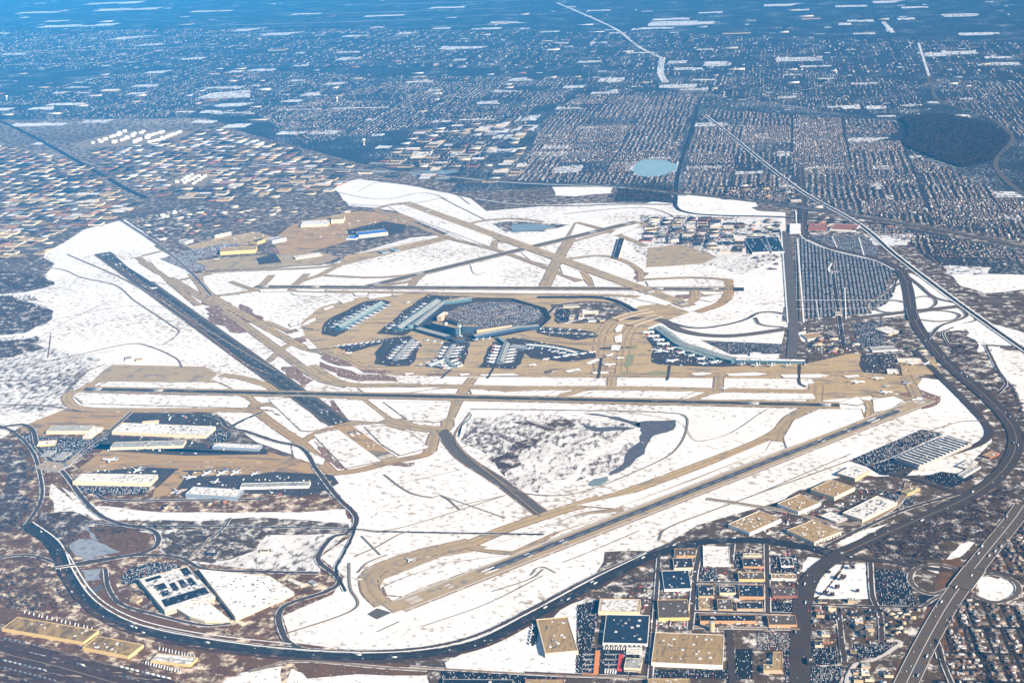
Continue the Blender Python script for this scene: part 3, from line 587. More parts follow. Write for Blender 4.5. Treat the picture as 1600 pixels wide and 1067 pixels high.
lot('188,904 205,887 239,878 272,880 284,886 224,904 200,915 190,912', dens=.6, label='parked cars in the fan shaped lot beside the office complex')
lot('1326,720 1441,671 1474,678 1390,716 1354,729', dens=.55, rot=.5, label='parked cars in the long dark lot above the striped roof building')
lot('1354,729 1395,716 1432,730 1415,745 1375,742', dens=.25, rot=.5, label='parked cars in the lot at the end of the striped roof building')
lot('1440,746 1471,737 1527,744 1485,763', dens=.15, label='a few parked cars on the black diamond shaped lot')
lot('1370,764 1400,772 1430,780 1425,790 1395,786', dens=.6, label='parked cars beside the large white roofed freight shed')
lot('902,945 940,938 925,1005 915,1055 900,1055', dens=.4, label='trucks and cars in the dark strip between the tan and black warehouses')
lot('830,985 845,970 838,1005 832,1010 826,1000', dens=.3, label='vehicles in the dark strip west of the tan warehouse')
lot('915,1012 1000,1010 998,1060 905,1060', dens=.25, label='vehicles in the container yard')
lot('1020,1046 1145,1046 1143,1060 1015,1058', dens=.4, label='parked cars in front of the long ribbed factory')
lot('1150,1014 1176,1014 1176,1061 1147,1061', dens=.2, label='a few cars in the black lot below the white square')
lot('1183,987 1244,989 1243,1018 1183,1014', 'yard', dens=.8, label='crowded scrap and car yard north of the tan L shaped building')
lot('1224,1012 1247,1020 1247,1065 1228,1065', dens=.8, label='cars packed beside the avenue right of the L shaped building')
lot('1093,887 1122,887 1122,908 1093,908', dens=.6, label='cars in the dark square lot under the snow roofed shed')
lot('1146,862 1190,862 1195,890 1148,888', dens=.5, label='cars around the U shaped lot with the orange wall')
lot('1204,868 1248,868 1250,895 1205,893', dens=.5, label='cars round the small white courtyard building')
lot('1203,940 1244,942 1242,958 1203,957', dens=.35, label='cars in the dark lot behind the red roofed shed')
lot('1268,1012 1308,1010 1308,1038 1270,1040', dens=.4, label='cars in the dark lot by the orange cube building')
lot('1268,1042 1320,1040 1310,1075 1262,1075', dens=.8, label='dense parked cars along the bottom edge')
lot('1365,888 1412,892 1435,948 1375,950', dens=.45, label='cars round the tan block near the expressway loop')
lot('1435,930 1475,925 1455,948 1440,948', dens=.0, label='', car=False)
lot('1330,1008 1395,1005 1380,1025 1340,1030', dens=.5, label='cars in the yard above the slip road')
lot('690,1045 820,1052 870,1056 865,1075 690,1072', dens=.3, label='cars along the black sheds at the bottom edge')
lot('1166,370 1196,369 1196,396 1166,397', dens=.3, label='cars round the navy roofed block', car=True)
lot('705,482 745,472 800,472 840,482 848,494 835,504 800,512 780,500 735,486', 'asphalt', dens=.8, label='parked cars inside the terminal ring road')
lot('868,484 890,484 888,503 866,503', dens=.2, label='cars on the dark deck east of the terminal ring')
lot('1330,505 1380,503 1380,540 1340,545', dens=.6, label='cars in the lot below the loop ramps')
lot('1225,480 1240,480 1240,502 1222,502', dens=.6, label='cars in the strip beside the straight avenue')

# ---- roads
RD = [ # name, points, width, material
 ('highway', '1600,790 1585,812 1530,880 1485,940 1445,1010 1408,1085', 62, 'highway'),
 ('highway', '40,820 82,852 104,900 138,945 200,980 300,1003 450,1022 620,1027 740,1008 830,966 930,912 1020,869 1090,849 1180,845 1262,856 1315,868', 40, 'asphalt'),
 ('road', '120,940 170,968 250,985 350,1003 460,1014 560,1019 660,1013 740,995 830,953 930,900 1018,862 1060,846', 12, 'road'),
 ('railway', '90,870 110,920 150,962 210,990 320,1014 460,1030 620,1034 745,1015 840,970 930,922 1020,876', 14, 'rail_bed'),
 ('highway', '1250,262 1255,330 1258,368 1290,386 1370,406 1405,422 1418,450 1425,490 1440,520 1480,568 1540,620 1577,660 1588,690 1572,730 1520,774 1400,828 1312,868 1272,898 1256,935 1251,1000 1250,1085', 54, 'road'),
 ('highway', '1428,548 1470,590 1520,640 1545,672 1535,692 1480,712 1410,738 1395,745', 28, 'road'),
 ('road', '1395,742 1440,752 1500,772', 20, 'road'), ('road', '1290,855 1350,825 1420,795 1500,772', 14, 'road'),
 ('highway', '840,465 885,465 948,467 996,488', 34, 'asphalt'), ('road', '856,490 880,476 950,474 990,492', 16, 'road'), ('road', '760,488 800,480 812,476', 9, 'service'), ('road', '768,498 815,487', 9, 'service'),
 ('highway', '975,498 1030,500 1062,516 1100,524 1150,525 1220,516 1300,504 1400,490 1500,479 1640,458', 44, 'highway'),
 ('road', '1040,503 1085,513 1130,509 1165,500 1185,490 1205,488 1230,492', 16, 'road'), ('road', '1180,497 1190,508 1225,512', 12, 'road'),
 ('highway', '1228,362 1240,505 1237,560', 44, 'asphalt_grey'), ('road', '1300,410 1303,440 1312,500 1318,540', 16, 'asphalt'),
 ('highway', '-40,172 40,208 110,246 200,297 230,310', 36, 'asphalt'),
 ('highway', '380,255 480,262 620,268 800,285 960,292 1060,302 1200,318 1330,337 1480,362 1640,395', 40, 'asphalt_grey'),
 ('railway', '1100,180 1130,203 1250,298 1345,353 1400,400 1500,476 1560,520 1640,575', 20, 'asphalt'),
 ('highway', '1436,62 1450,118 1455,135 1470,160 1530,178 1562,195 1582,218 1560,245 1556,262 1580,290 1640,330', 36, 'highway'),
 ('road', '1055,322 1060,270 1085,190 1090,165', 26, 'asphalt'), ('road', '640,285 760,235 840,160 880,120', 14, 'asphalt'), ('road', '600,262 660,220 700,175', 14, 'asphalt'),
 ('road', '1055,322 1065,330 1100,336 1225,340 1400,352', 22, 'asphalt'), ('road', '740,312 800,320 900,322 960,320 1050,320', 16, 'asphalt'),
 ('road', '-40,430 50,390 120,358 210,336 340,318 400,322 480,320', 26, 'asphalt_grey'),
 ('road', '190,345 250,385 300,428 330,462', 16, 'asphalt_grey'), ('road', '255,385 330,370 420,348 480,330', 10, 'service'),
 ('road', '-20,672 40,665 60,700 100,740 130,780 160,808 200,822 235,828 248,842 236,860 195,870 110,886', 16, 'road'),
 ('road', '-20,660 20,675 50,705 62,740 65,780 45,815 30,830', 12, 'road'), ('road', '-40,880 40,868 100,885', 12, 'road'), ('road', '100,885 155,875 225,868 280,872 320,890 410,894 498,896', 14, 'road'),
 ('road', '95,735 130,705 170,675 205,645', 12, 'road'), ('road', '150,773 170,782 300,782 420,780', 12, 'road'),
 ('road', '360,668 385,655 410,645', 12, 'asphalt'), ('road', '320,648 345,655 355,668 385,675 430,690 470,700 495,735 530,780 555,805 555,822 540,835', 16, 'road'),
 ('road', '540,835 520,840 498,868 500,880 525,900 530,912 510,925 450,945 436,960 440,985 450,1003 470,1015', 16, 'road'), ('road', '556,822 550,840 535,870 525,890 540,925', 9, 'asphalt'),
 ('road', '130,815 200,822 400,824 560,828 590,831 850,836', 9, 'asphalt'), ('road', '330,842 350,825 360,810', 7, 'road'), ('road', '295,875 330,840', 8, 'service'),
 ('road', '165,890 170,920 190,945 240,960 320,978 360,975', 12, 'road'), ('road', '185,925 200,920 225,925 238,938 225,950', 6, 'service'),
 ('road', '1315,868 1400,880 1480,892 1540,892 1600,905', 20, 'road'), ('road', '1482,922 1455,929 1430,918 1422,902 1434,888 1465,883 1496,890', 14, 'highway'), ('road', '1440,950 1462,935 1490,925', 10, 'highway'),
 ('road', '1518,903 1550,898 1580,906 1592,920 1580,936 1552,942 1526,934', 14, 'highway'), ('road', '1322,1075 1335,1040 1370,1030 1400,1012 1405,1003 1385,1002', 9, 'shoulder'), ('road', '1468,1030 1462,1000 1475,1040 1490,1075', 10, 'road'),
 ('road', '1360,880 1364,935 1375,960 1378,1000', 12, 'road'), ('road', '1265,945 1340,948 1440,950', 10, 'road'), ('road', '1310,950 1315,1000 1320,1035', 12, 'road'),
 ('road', '1095,852 1086,900 1082,950 1078,985', 14, 'road'), ('road', '1145,850 1142,880', 12, 'road'), ('road', '1198,850 1200,960', 13, 'road'), ('road', '1082,911 1200,912', 10, 'road'), ('road', '1085,956 1250,960', 11, 'road'), ('road', '1085,981 1250,984', 11, 'service'), ('road', '1140,985 1145,1080', 18, 'road'),
 ('road', '1030,865 1025,940 1015,1075', 10, 'road'), ('road', '820,1052 1010,1060', 12, 'rail_bed'), ('road', '1420,755 1400,790 1330,820 1230,800 1160,788 1105,780', 16, 'service'),
 ('road', '1418,432 1436,446 1462,466 1500,475', 18, 'highway'), ('road', '1408,442 1380,460 1355,476 1360,491', 14, 'highway'), ('road', '1418,474 1395,470 1372,475 1368,482 1376,487 1395,489 1420,486', 12, 'highway'), ('road', '1430,466 1452,464 1463,474 1448,484 1430,485', 12, 'highway'), ('road', '1432,490 1465,486 1497,491 1492,500 1465,503 1438,500', 12, 'highway'), ('road', '1420,490 1385,493 1376,500 1395,507 1425,502', 12, 'highway'),
 ('road', '1500,480 1510,495 1470,510 1455,525', 14, 'road'), ('road', '1480,535 1475,520 1490,512', 7, 'road'), ('road', '1540,540 1560,580 1572,600 1560,615', 10, 'road'), ('road', '1535,540 1600,542 1640,540', 10, 'road'), ('road', '1395,458 1400,440', 10, 'road'),
 ('road', '640,1042 690,1046 870,1056 1010,1060', 8, 'service'), ('road', '390,1050 460,1034 600,1044 668,1048', 10, 'service'),
]
ROADS = []
for nm, s, wd, m in RD:
    if wd <= 16 and nm == 'road': strip('snow_bank', s, wd + 6, 'snow_rough', 'bank', occ=False)
for nm, s, wd, m in RD: strip(nm, s, wd, m, 'road'); ROADS.append((nm, smooth(pts(s), False, 6), wd))
for s, wd in [('105,398 200,440 330,520 430,580', 9), ('70,430 85,420 130,435 180,446 210,470 270,510 280,520 255,540', 7), ('-20,580 100,560 190,540 220,538 275,560 285,575', 7), ('-20,597 100,590 165,570', 8), ('-20,633 60,634 110,640', 9), ('480,505 650,505', 4),
              ('600,742 640,770 675,778 690,775 720,798', 6), ('690,775 790,810', 4), ('560,828 590,831 640,822 790,775', 6), ('700,795 790,775', 5), ('735,640 900,642 1060,647 1075,660 1055,705 1000,735 900,772 840,774 800,765 712,690 735,645', 6), ('712,695 800,770 845,808', 6),
              ('555,870 590,855 620,838 640,830', 6), ('565,838 595,868', 5), ('546,880 548,920 560,945 540,960 450,990', 7), ('560,895 575,880 605,868', 6), ('590,988 625,972', 4), ('770,925 830,905 850,890', 5), ('1030,845 1040,828 1110,800 1330,720', 6), ('1190,770 1330,710', 4),
              ('830,900 845,887 870,896', 4), ('1410,690 1500,660 1540,658', 5), ('520,300 600,312 660,302 700,312', 6), ('560,300 600,285 700,300 735,320', 6), ('690,310 740,335 760,345', 7), ('545,320 600,322 650,318 690,310', 7), ('735,415 745,430 760,425', 4), ('880,335 1000,325 1045,335 1048,345 1000,350', 8)]:
    strip('service_road', s, wd, 'service', 'road', occ=False)
for s, wd in [('172,410 235,455 300,505 345,540 385,570 420,585', 7), ('180,412 250,462 330,520', 4), ('1245,372 1248,420 1250,470 1252,500', 5), ('1305,405 1300,430', 5)]: strip('drainage_ditch', s, wd, 'verge', 'road', occ=False)
for s, wd in [('1246,374 1256,505', 7), ('1244,470 1390,470', 6), ('1300,412 1296,425 1312,425', 9), ('1262,376 1300,392 1368,408', 8), ('1244,484 1385,482', 4), ('1342,372 1350,400', 6), ('1300,370 1308,388', 6), ('1320,450 1322,500', 5), ('1275,470 1280,500', 4)]: strip('snow_bank', s, wd, 'snow_clean', 'road', occ=False)
for s, wd in [('20,560 75,520 130,490 175,470', 4), ('60,505 190,480 260,480', 3), ('75,560 78,540 80,520', 5), ('40,590 120,560 180,548', 3), ('1450,400 1480,424', 6), ('640,345 700,365 745,385', 4), ('560,395 640,380 700,372', 4), ('950,640 1060,660 1100,690 1200,640', 3), ('610,760 720,735', 3), ('880,880 930,860 1000,830', 3), ('660,980 760,945 850,900', 3)]: strip('service_road', s, wd, 'verge', 'road', occ=False)
strip('road', '692,475 648,509 655,519 704,533 738,533 842,513 858,498 850,483 800,468 745,467 692,475', 22, 'asphalt', 'road', curve=False)
for s_, wd_ in [('705,487 742,474 800,474 838,485', 8), ('720,484 775,496 812,508', 7), ('780,480 835,498', 6)]: strip('road', s_, wd_, 'service', 'road', occ=False, curve=False)
# median snow strips and lane lines on the wide roads
def road_lines():
    for s, off, wd, m in [('1600,790 1585,812 1530,880 1485,940 1445,1010 1408,1085', 0, 2.2, 'shoulder'), ('1600,790 1585,812 1530,880 1485,940 1445,1010 1408,1085', 29, 2, 'shoulder'), ('1600,790 1585,812 1530,880 1485,940 1445,1010 1408,1085', -29, 2, 'shoulder'),
        ('1250,262 1255,330 1258,368 1290,386 1370,406 1405,422 1418,450 1425,490 1440,520 1480,568 1540,620 1577,660 1588,690 1572,730 1520,774 1400,828 1312,868', 0, 2.5, 'service'),
        ('975,498 1030,500 1062,516 1100,524 1150,525 1220,516 1300,504 1400,490 1500,479 1640,458', 0, 3, 'service'), ('40,820 82,852 104,900 138,945 200,980 300,1003 450,1022 620,1027 740,1008 830,966 930,912 1020,869', 0, 2, 'road'),
        ('40,820 82,852 104,900 138,945 200,980 300,1003 450,1022 620,1027 740,1008 830,966 930,912 1020,869', 25, 4.5, 'snow_clean'), ('95,870 138,935 200,972 300,996 450,1014', 24, 4.5, 'snow_clean'),
        ('1228,362 1240,505', -26, 6, 'snow_clean'), ('1100,180 1130,203 1250,298 1345,353 1400,400 1500,476 1640,575', 14, 8, 'snow_clean'), ('1100,180 1130,203 1250,298 1345,353 1400,400 1500,476 1640,575', -14, 6, 'snow_clean'),
        ('1250,330 1258,368 1290,386 1370,406 1405,422', -26, 7, 'snow_clean'), ('380,255 480,262 620,268 800,285 960,292 1060,302', -28, 10, 'snow_clean'), ('740,312 800,320 900,322 960,320 1050,320', 14, 10, 'snow_clean')]:
        p = smooth(pts(s), False, 6); strip('road_verge' if wd > 4 else 'road_line', offset(p, off) if off else p, wd, m, 'mark' if wd <= 4 else 'road', curve=False, occ=False)
road_lines()
# rail tracks of the yard in the near corner
for k in range(9):
    strip('railway', [(-40, 990 + k * 11), (80, 1016 + k * 12), (180, 1042 + k * 13), (320, 1075 + k * 15)] and ' '.join('%d,%d' % q for q in [(-40, 990 + k * 11), (80, 1016 + k * 12), (180, 1042 + k * 13), (320, 1075 + k * 15)]), 3.2, 'yard' if k % 2 else 'service', 'road', occ=False)
# dark cuts (service-road tunnels) that cross the taxiways
for s, wd in [('708,575 690,592', 9), ('772,575 762,592', 9), ('940,560 935,592', 11), ('1047,572 1043,595', 9), ('480,548 525,545', 5), ('1250,570 1250,600 1260,605', 9), ('470,513 490,515', 6)]: strip('service_road', s, wd, 'ramp', 'road', occ=False)
# ================================================================== BUILDINGS
def rectfit(p, ang=None):
    P = [Vector(q) for q in p]; c = sum(P, Vector((0, 0))) / 4
    if ang is None: u = ((P[1] - P[0]) + (P[2] - P[3])).normalized()
    else: u = Vector((math.cos(ang), math.sin(ang)))
    v = Vector((-u.y, u.x)); a = sum(abs((q - c).dot(u)) for q in P) / 4; b = sum(abs((q - c).dot(v)) for q in P) / 4
    return c, u, v, a, b
_unit = {}
def unit_mesh(kind):
    if kind not in _unit:
        m = {'light': 'unit_metal', 'dark': 'unit_dark', 'sky': 'roof_teal'}[kind]
        V = [(-.5, -.5, 0), (.5, -.5, 0), (.5, .5, 0), (-.5, .5, 0), (-.46, -.46, 1), (.46, -.46, 1), (.46, .46, 1), (-.46, .46, 1)]
        _unit[kind] = mk('rooftop_unit', V, [tuple(f) for f in BOXF.tolist()], MATS[m])
    return _unit[kind]
def prism(name, poly, z0, z1, m, parent, top=True, topm=None):
    n = len(poly); V = [(x, y, z0) for x, y in poly] + [(x, y, z1) for x, y in poly]
    Fc = [(i, (i + 1) % n, n + (i + 1) % n, n + i) for i in range(n)]; fm = [0] * n
    mats = [MATS[m]]
    if top: Fc.append(tuple(range(n, 2 * n))); fm.append(1 if topm else 0)
    if topm: mats.append(MATS[topm])
    return link(name, mk(name, V, Fc, mats, fm), parent)
def wall_ring(poly, h, m, parent, th=1.2, para=1.0):
    """walls with a parapet of real thickness that stands proud of the roof"""
    P = [Vector(q) for q in poly]; n = len(P); c = sum(P, Vector((0, 0))) / n; A = 0.0
    for i in range(n): A += P[i].x * P[(i+1) % n].y - P[(i+1) % n].x * P[i].y
    if A < 0: P.reverse()
    inn = []
    for i in range(n):
        a = (P[i] - P[i-1]).normalized(); b = (P[(i+1) % n] - P[i]).normalized(); na = Vector((-a.y, a.x)); nb = Vector((-b.y, b.x)); s = (na + nb); s = s / max(.4, s.length_squared / 2) if s.length > 1e-6 else na
        inn.append(P[i] + s * th)
    H = h + para; V = [(q.x, q.y, 0) for q in P] + [(q.x, q.y, H) for q in P] + [(q.x, q.y, H) for q in inn] + [(q.x, q.y, h - .5) for q in inn]
    Fc = []
    for i in range(n):
        j = (i + 1) % n
        Fc += [(i, j, n + j, n + i), (n + i, n + j, 2*n + j, 2*n + i), (2*n + i, 2*n + j, 3*n + j, 3*n + i)]
    link('wall', mk('wall', V, Fc, MATS[m]), parent)
    return [(q.x, q.y) for q in inn]
def building(name, label, cat, quad, h, roof, wall, group=None, units=8, ang=None, poly=False, para=1.0, usize=(4, 9), ukind=None, ribs=None, doors=0, band=None, snowcap=False, th=1.2):
    rp = pts(quad, h)
    if poly: c = sum((Vector(q) for q in rp), Vector((0, 0))) / len(rp); P = [Vector(q) - c for q in rp]; u = Vector((1, 0)); v = Vector((0, 1)); a = max(abs(q.x) for q in P) * .8; b = max(abs(q.y) for q in P) * .8
    else:
        c, u, v, a, b = rectfit(rp, ang); P = [-u*a - v*b, u*a - v*b, u*a + v*b, -u*a + v*b]
    occupy([tuple(c + q) for q in P])
    root = empty(name, (c.x, c.y, 0)); tag(root, label, cat, group)
    inn = wall_ring([tuple(q) for q in P], h, wall, root, para=para, th=th)
    rf = link('roof', mk('roof', [(x, y, h) for x, y in inn], [tuple(range(len(inn)))], MATS[roof]), root)
    rz = math.atan2(u.y, u.x)
    for k in range(int(units * 1.6)):
        s = R.uniform(*usize); q = u * R.uniform(-.8, .8) * a + v * R.uniform(-.8, .8) * b
        o = link('rooftop_unit', unit_mesh(ukind or R.choice(['light', 'light', 'dark'])), rf); o.location = (q.x, q.y, h + .05); o.scale = (s, s * R.uniform(.5, 1), R.uniform(1.2, 2.4)); o.rotation_euler = (0, 0, rz)
    if ribs:
        n, m, fr, rh = ribs   # raised roof monitors across the short side
        for k in range(n):
            t = (k + .5) / n * 2 - 1; q = u * t * a * .97; hw = a / n * fr; hb = b * .96
            V = [(-hw, -hb, 0), (hw, -hb, 0), (hw, hb, 0), (-hw, hb, 0), (-hw * .9, -hb, rh), (hw * .9, -hb, rh), (hw * .9, hb, rh), (-hw * .9, hb, rh)]
            o = link('roof_monitor', mk('roof_monitor', V, [tuple(f) for f in BOXF.tolist()], MATS[m]), rf); o.location = (q.x, q.y, h + .03); o.rotation_euler = (0, 0, rz)
    if snowcap:
        q = [p * .86 for p in P]; link('snow_cover', mk('snow_cover', [(x.x, x.y, h + .35) for x in q], [tuple(range(len(q)))], MATS['roof_snow']), rf)
    side = -1 if v.y > 0 else 1
    if doors:
        for k in range(doors):
            t = (k + .5) / doors * 2 - 1; q = u * t * a * .92 + v * side * (b + .15); hw = a / doors * .62
            V = [(-hw, -.15, 0), (hw, -.15, 0), (hw, .2, 0), (-hw, .2, 0), (-hw, -.15, h * .62), (hw, -.15, h * .62), (hw, .2, h * .62), (-hw, .2, h * .62)]
            o = link('door', mk('door', V, [tuple(f) for f in BOXF.tolist()], MATS['unit_dark']), root); o.location = (q.x, q.y, 0); o.rotation_euler = (0, 0, rz + (0 if side < 0 else math.pi))
    if band:
        for z0, z1 in band:
            Q = [p * (1 + .35 / max(p.length, 1)) for p in P]; prism('window_band', [tuple(x) for x in Q], z0, z1, 'glass', root, top=False)
    return root

B = building
# --- bottom centre: warehouses south of the curved road
B('warehouse', 'large tan-roofed warehouse with cream walls standing in snow beside the curved road', 'warehouse', '852,969 902,959 888,1021 837,1020', 12, 'roof_tan_plain', 'wall_cream', units=12, para=1.4, th=2.5)
B('warehouse', 'cream warehouse whose roof is covered in white snow inside a tan rim', 'warehouse', '938,935 1002,936.5 998,956 934,955', 12, 'wall_tan', 'wall_cream', units=3, snowcap=True)
B('warehouse', 'wide navy-black roofed warehouse above the container yard', 'warehouse', '947,960 1016,961 1011,1006 942,1004', 9, 'roof_blue', 'wall_white', units=9, doors=9)
B('office_building', 'small grey-roofed office block at the lower right of the container yard', 'office', '978,1027 1003,1029 1002,1044 975,1043', 12, 'roof_light', 'wall_cream', units=3, band=[(4, 6)])
B('factory', 'long tan factory with rows of raised roof monitors', 'factory', '1025,989 1130,990 1131,1038 1016,1036', 12, 'roof_tan_plain', 'wall_white', units=14, ang=0.02)
B('warehouse', 'tan-roofed shed cut off by the bottom edge below the long factory', 'warehouse', '1014,1060 1080,1060 1078,1085 1012,1085', 10, 'roof_tan', 'wall_tan', units=4)
B('warehouse', 'black-roofed shed cut off by the bottom edge, left of the container yard', 'warehouse', '690,1060 800,1062 800,1085 690,1085', 8, 'roof_black', 'wall_grey', units=12)
B('warehouse', 'brown-roofed shed at the bottom edge under the tan warehouse', 'warehouse', '820,1060 880,1062 880,1085 818,1085', 8, 'roof_tan', 'wall_brick', units=4)
BLK = [('grey-brown roofed shed with orange wall nearest the bend of the road', '1054,857 1088,857 1086,868 1053,868', 7, 'roof_grey', 'wall_orange'), ('dark shed with cream wall below the grey-brown shed by the bend', '1053,872 1084,871 1081,887 1051,887', 7, 'roof_dark', 'wall_cream'),
 ('navy-roofed warehouse edged in white, third from the bend', '1037,892 1081,890 1075,920 1034,920', 8, 'roof_blue', 'wall_white'), ('grey warehouse with yellow front wall beside the north-south street', '1029,937 1080,936 1072,965 1027,965', 10, 'roof_grey', 'wall_yellow'),
 ('snow-roofed shed at the top of the second industrial block', '1099,854 1140,854 1140,882 1098,881', 7, 'roof_snow', 'wall_white'), ('dark shed with orange front inside the car-filled court', '1161,872 1192,872 1192,885 1160,885', 7, 'roof_dark', 'wall_orange'),
 ('narrow tan shed at the top of the car-filled court', '1161,864 1190,864 1190,868 1161,868', 6, 'roof_tan', 'wall_cream'), ('grey shed with yellow front beside the small street crossing', '1154,894 1194,894 1194,905 1153,905', 8, 'roof_grey', 'wall_yellow'),
 ('charcoal square shed behind the tan-roofed annex', '1091,913 1116,913 1114,931 1091,931', 8, 'roof_dark', 'wall_tan'), ('tan-roofed annex south of the charcoal square shed', '1091,934 1109,934 1108,951 1091,951', 7, 'roof_tan_plain', 'wall_tan'),
 ('dark narrow shed with a cream front strip in the middle of the block', '1124,915 1149,915 1149,926 1124,926', 8, 'roof_dark', 'wall_cream'), ('grey square shed south of the cream-fronted narrow shed', '1122,936 1145,936 1143,952 1120,952', 7, 'roof_grey', 'wall_tan'),
 ('blue-black roofed warehouse with orange front in the middle block', '1155,913 1193,914 1193,932 1154,932', 9, 'roof_blue', 'wall_orange'), ('dark shed with tan front below the blue-black warehouse', '1151,940 1192,940 1192,951 1150,951', 7, 'roof_dark', 'wall_tan'),
 ('long black-roofed warehouse with a long orange front wall', '1094,960 1181,960 1181,970 1093,970', 9, 'roof_black', 'wall_orange'), ('grey shed with a red and a yellow box on its front edge', '1207,917 1246,917 1244,931 1205,931', 8, 'roof_grey', 'wall_brick'),
 ('tan-roofed shed with white front by the avenue', '1205,896 1244,897 1244,904 1205,904', 7, 'roof_tan_plain', 'wall_white'), ('grey shed with orange front at the lower end of the avenue blocks', '1200,961 1244,961 1244,976 1200,976', 9, 'roof_grey', 'wall_orange'),
 ('small white-rimmed courtyard building by the avenue corner', '1220,871 1239,871 1239,884 1219,884', 6, 'roof_dark', 'wall_white')]
for lb, q, h, rf, wl_ in BLK: B('warehouse', lb, 'warehouse', q, h, rf, wl_, units=7, usize=(3, 6))
B('factory', 'tan L-shaped building between car yards left of the avenue', 'factory', '1208,1018 1223,1018 1222,1047 1193,1047 1193,1038 1207,1038', 10, 'roof_tan_plain', 'wall_tan', poly=True, units=4)
# --- freight sheds beside the diagonal runway
B('freight_shed', 'tan-roofed freight shed nearest the striped-roof building', 'freight shed', '1269,764 1299,748 1336,762 1301,777', 13, 'roof_tan', 'wall_cream', units=8)
B('freight_shed', 'tan-roofed freight shed with bright white walls in the middle of the row', 'freight shed', '1209,789 1248,772.5 1285,784 1253,797', 13, 'roof_tan', 'wall_white', units=8)
B('freight_shed', 'snow-flecked tan freight shed at the west end of the row', 'freight shed', '1130,823 1179,800 1229,808 1179,828', 12, 'roof_tan', 'wall_white', units=12)
B('freight_shed', 'tan freight shed with a toothed white front facing the road junction', 'freight shed', '1222,831 1265,814 1321,828 1280,844', 12, 'roof_tan', 'wall_cream', units=10, doors=8)
B('freight_shed', 'large white-roofed freight shed with dotted vents', 'freight shed', '1316,801 1372,774 1401,785 1348,812', 13, 'roof_snow', 'wall_cream', units=16, ukind='dark')
B('freight_shed', 'snow-roofed freight shed at the top of the row by the runway', 'freight shed', '1308,739 1331,728 1359,735 1336,748', 12, 'roof_snow', 'wall_tan', units=6)
B('mail_facility', 'long dark building with white stripes across its roof', 'mail facility', '1397,716 1480,681 1519,692 1435,729', 14, 'roof_dark', 'wall_grey', units=6, ribs=(14, 'roof_snow', .36, 2.6))
B('office_building', 'small green-roofed building with orange end wall below the mail facility', 'office', '1407,768 1428,759 1438,762 1417,772', 9, 'olive', 'wall_orange', units=2)
B('shed', 'snow-topped shed right of the black diamond lot', 'shed', '1495,727 1515,717 1528,721 1508,732', 7, 'roof_snow', 'wall_grey', units=3)
B('shed', 'brown-roofed shed at the corner beside the great road bend', 'shed', '1535,710 1552,703 1560,708 1545,716', 7, 'roof_tan', 'wall_brick', units=1)
B('shed', 'long pale shed behind the black diamond lot', 'shed', '1496,742 1524,726 1532,729 1506,745', 6, 'roof_light', 'wall_white', units=3)
B('shed', 'pale narrow trailer shed left of the large white freight shed', 'shed', '1282,805 1300,798 1322,810 1306,817', 7, 'roof_snow', 'wall_grey', units=2)
# --- near left corner
B('warehouse', 'long ochre-roofed warehouse beside the rail yard', 'warehouse', '9,977 33,959.5 149.5,989 124,1008', 9, 'roof_ochre', 'wall_yellow', units=10, th=2.2)
B('warehouse', 'shorter ochre-roofed warehouse next to the long one by the rail yard', 'warehouse', '130,1009.6 155,992 222,1008 199,1027', 9, 'roof_ochre', 'wall_yellow', units=8, th=2.2)
B('truck_terminal', 'white-roofed truck terminal with docked trailers by the rail yard', 'truck terminal', '240,1027 250,1017 306,1030 293,1044', 6, 'roof_light', 'wall_yellow', units=4, ribs=(2, 'roof_snow', .6, 1.0))
OFFICE = B('office_complex', 'office complex with dark courts cut into a snowy roof', 'office complex', '218,904 295,884 334,931 256,955', 16, 'roof_snow', 'wall_cream', units=26, usize=(4, 10), ukind='dark', band=[(4, 6), (9, 11)])
def courts(root, quad, h):
    c = root.location
    for q in quad:
        p = [(x - c.x, y - c.y) for x, y in pts(q, h)]; prism('court', p, h + .05, h + .6, 'roof_black', root)
courts(OFFICE, ['264,912 272,909 280,920 271,923', '278,908 286,905 294,916 285,919', '291,905 299,902 307,912 298,915', '281,889 292,886 300,896 288,899', '252,937 320,917 327,926 258,948', '240,915 256,910 262,918 246,923', '250,925 262,921 266,928 254,932', '300,893 310,890 318,901 308,905', '226,905 250,898 253,902 229,909'], 16)
B('office_building', 'fan-shaped white-roofed building below the office complex', 'office', '277,951 323,938 358,966 345,970 320,970 296,963', 12, 'snow_clean', 'wall_cream', poly=True, units=4, band=[(4, 5.5)])
B('distribution_centre', 'huge white-roofed building dotted with small vents', 'distribution centre', '310,889 422,900 459,924 368,964', 13, 'snow_clean', 'wall_cream', poly=True, units=40, usize=(3, 6), ukind='dark')
B('shed', 'small tan pyramid-topped pavilion in the snowy oval', 'pavilion', '203,936 212,931 222,935 212,941', 7, 'roof_tan', 'wall_tan', units=1)
B('shed', 'row of three pale huts in the yard right of the huge white roof', 'shed', '452,905 458,902 474,914 467,917', 5, 'roof_snow', 'wall_cream', units=2)
B('shed', 'pale square hut in the gravel yard beside the winding creek road', 'shed', '482,908 490,905 496,911 488,914', 5, 'roof_light', 'wall_grey', units=1)
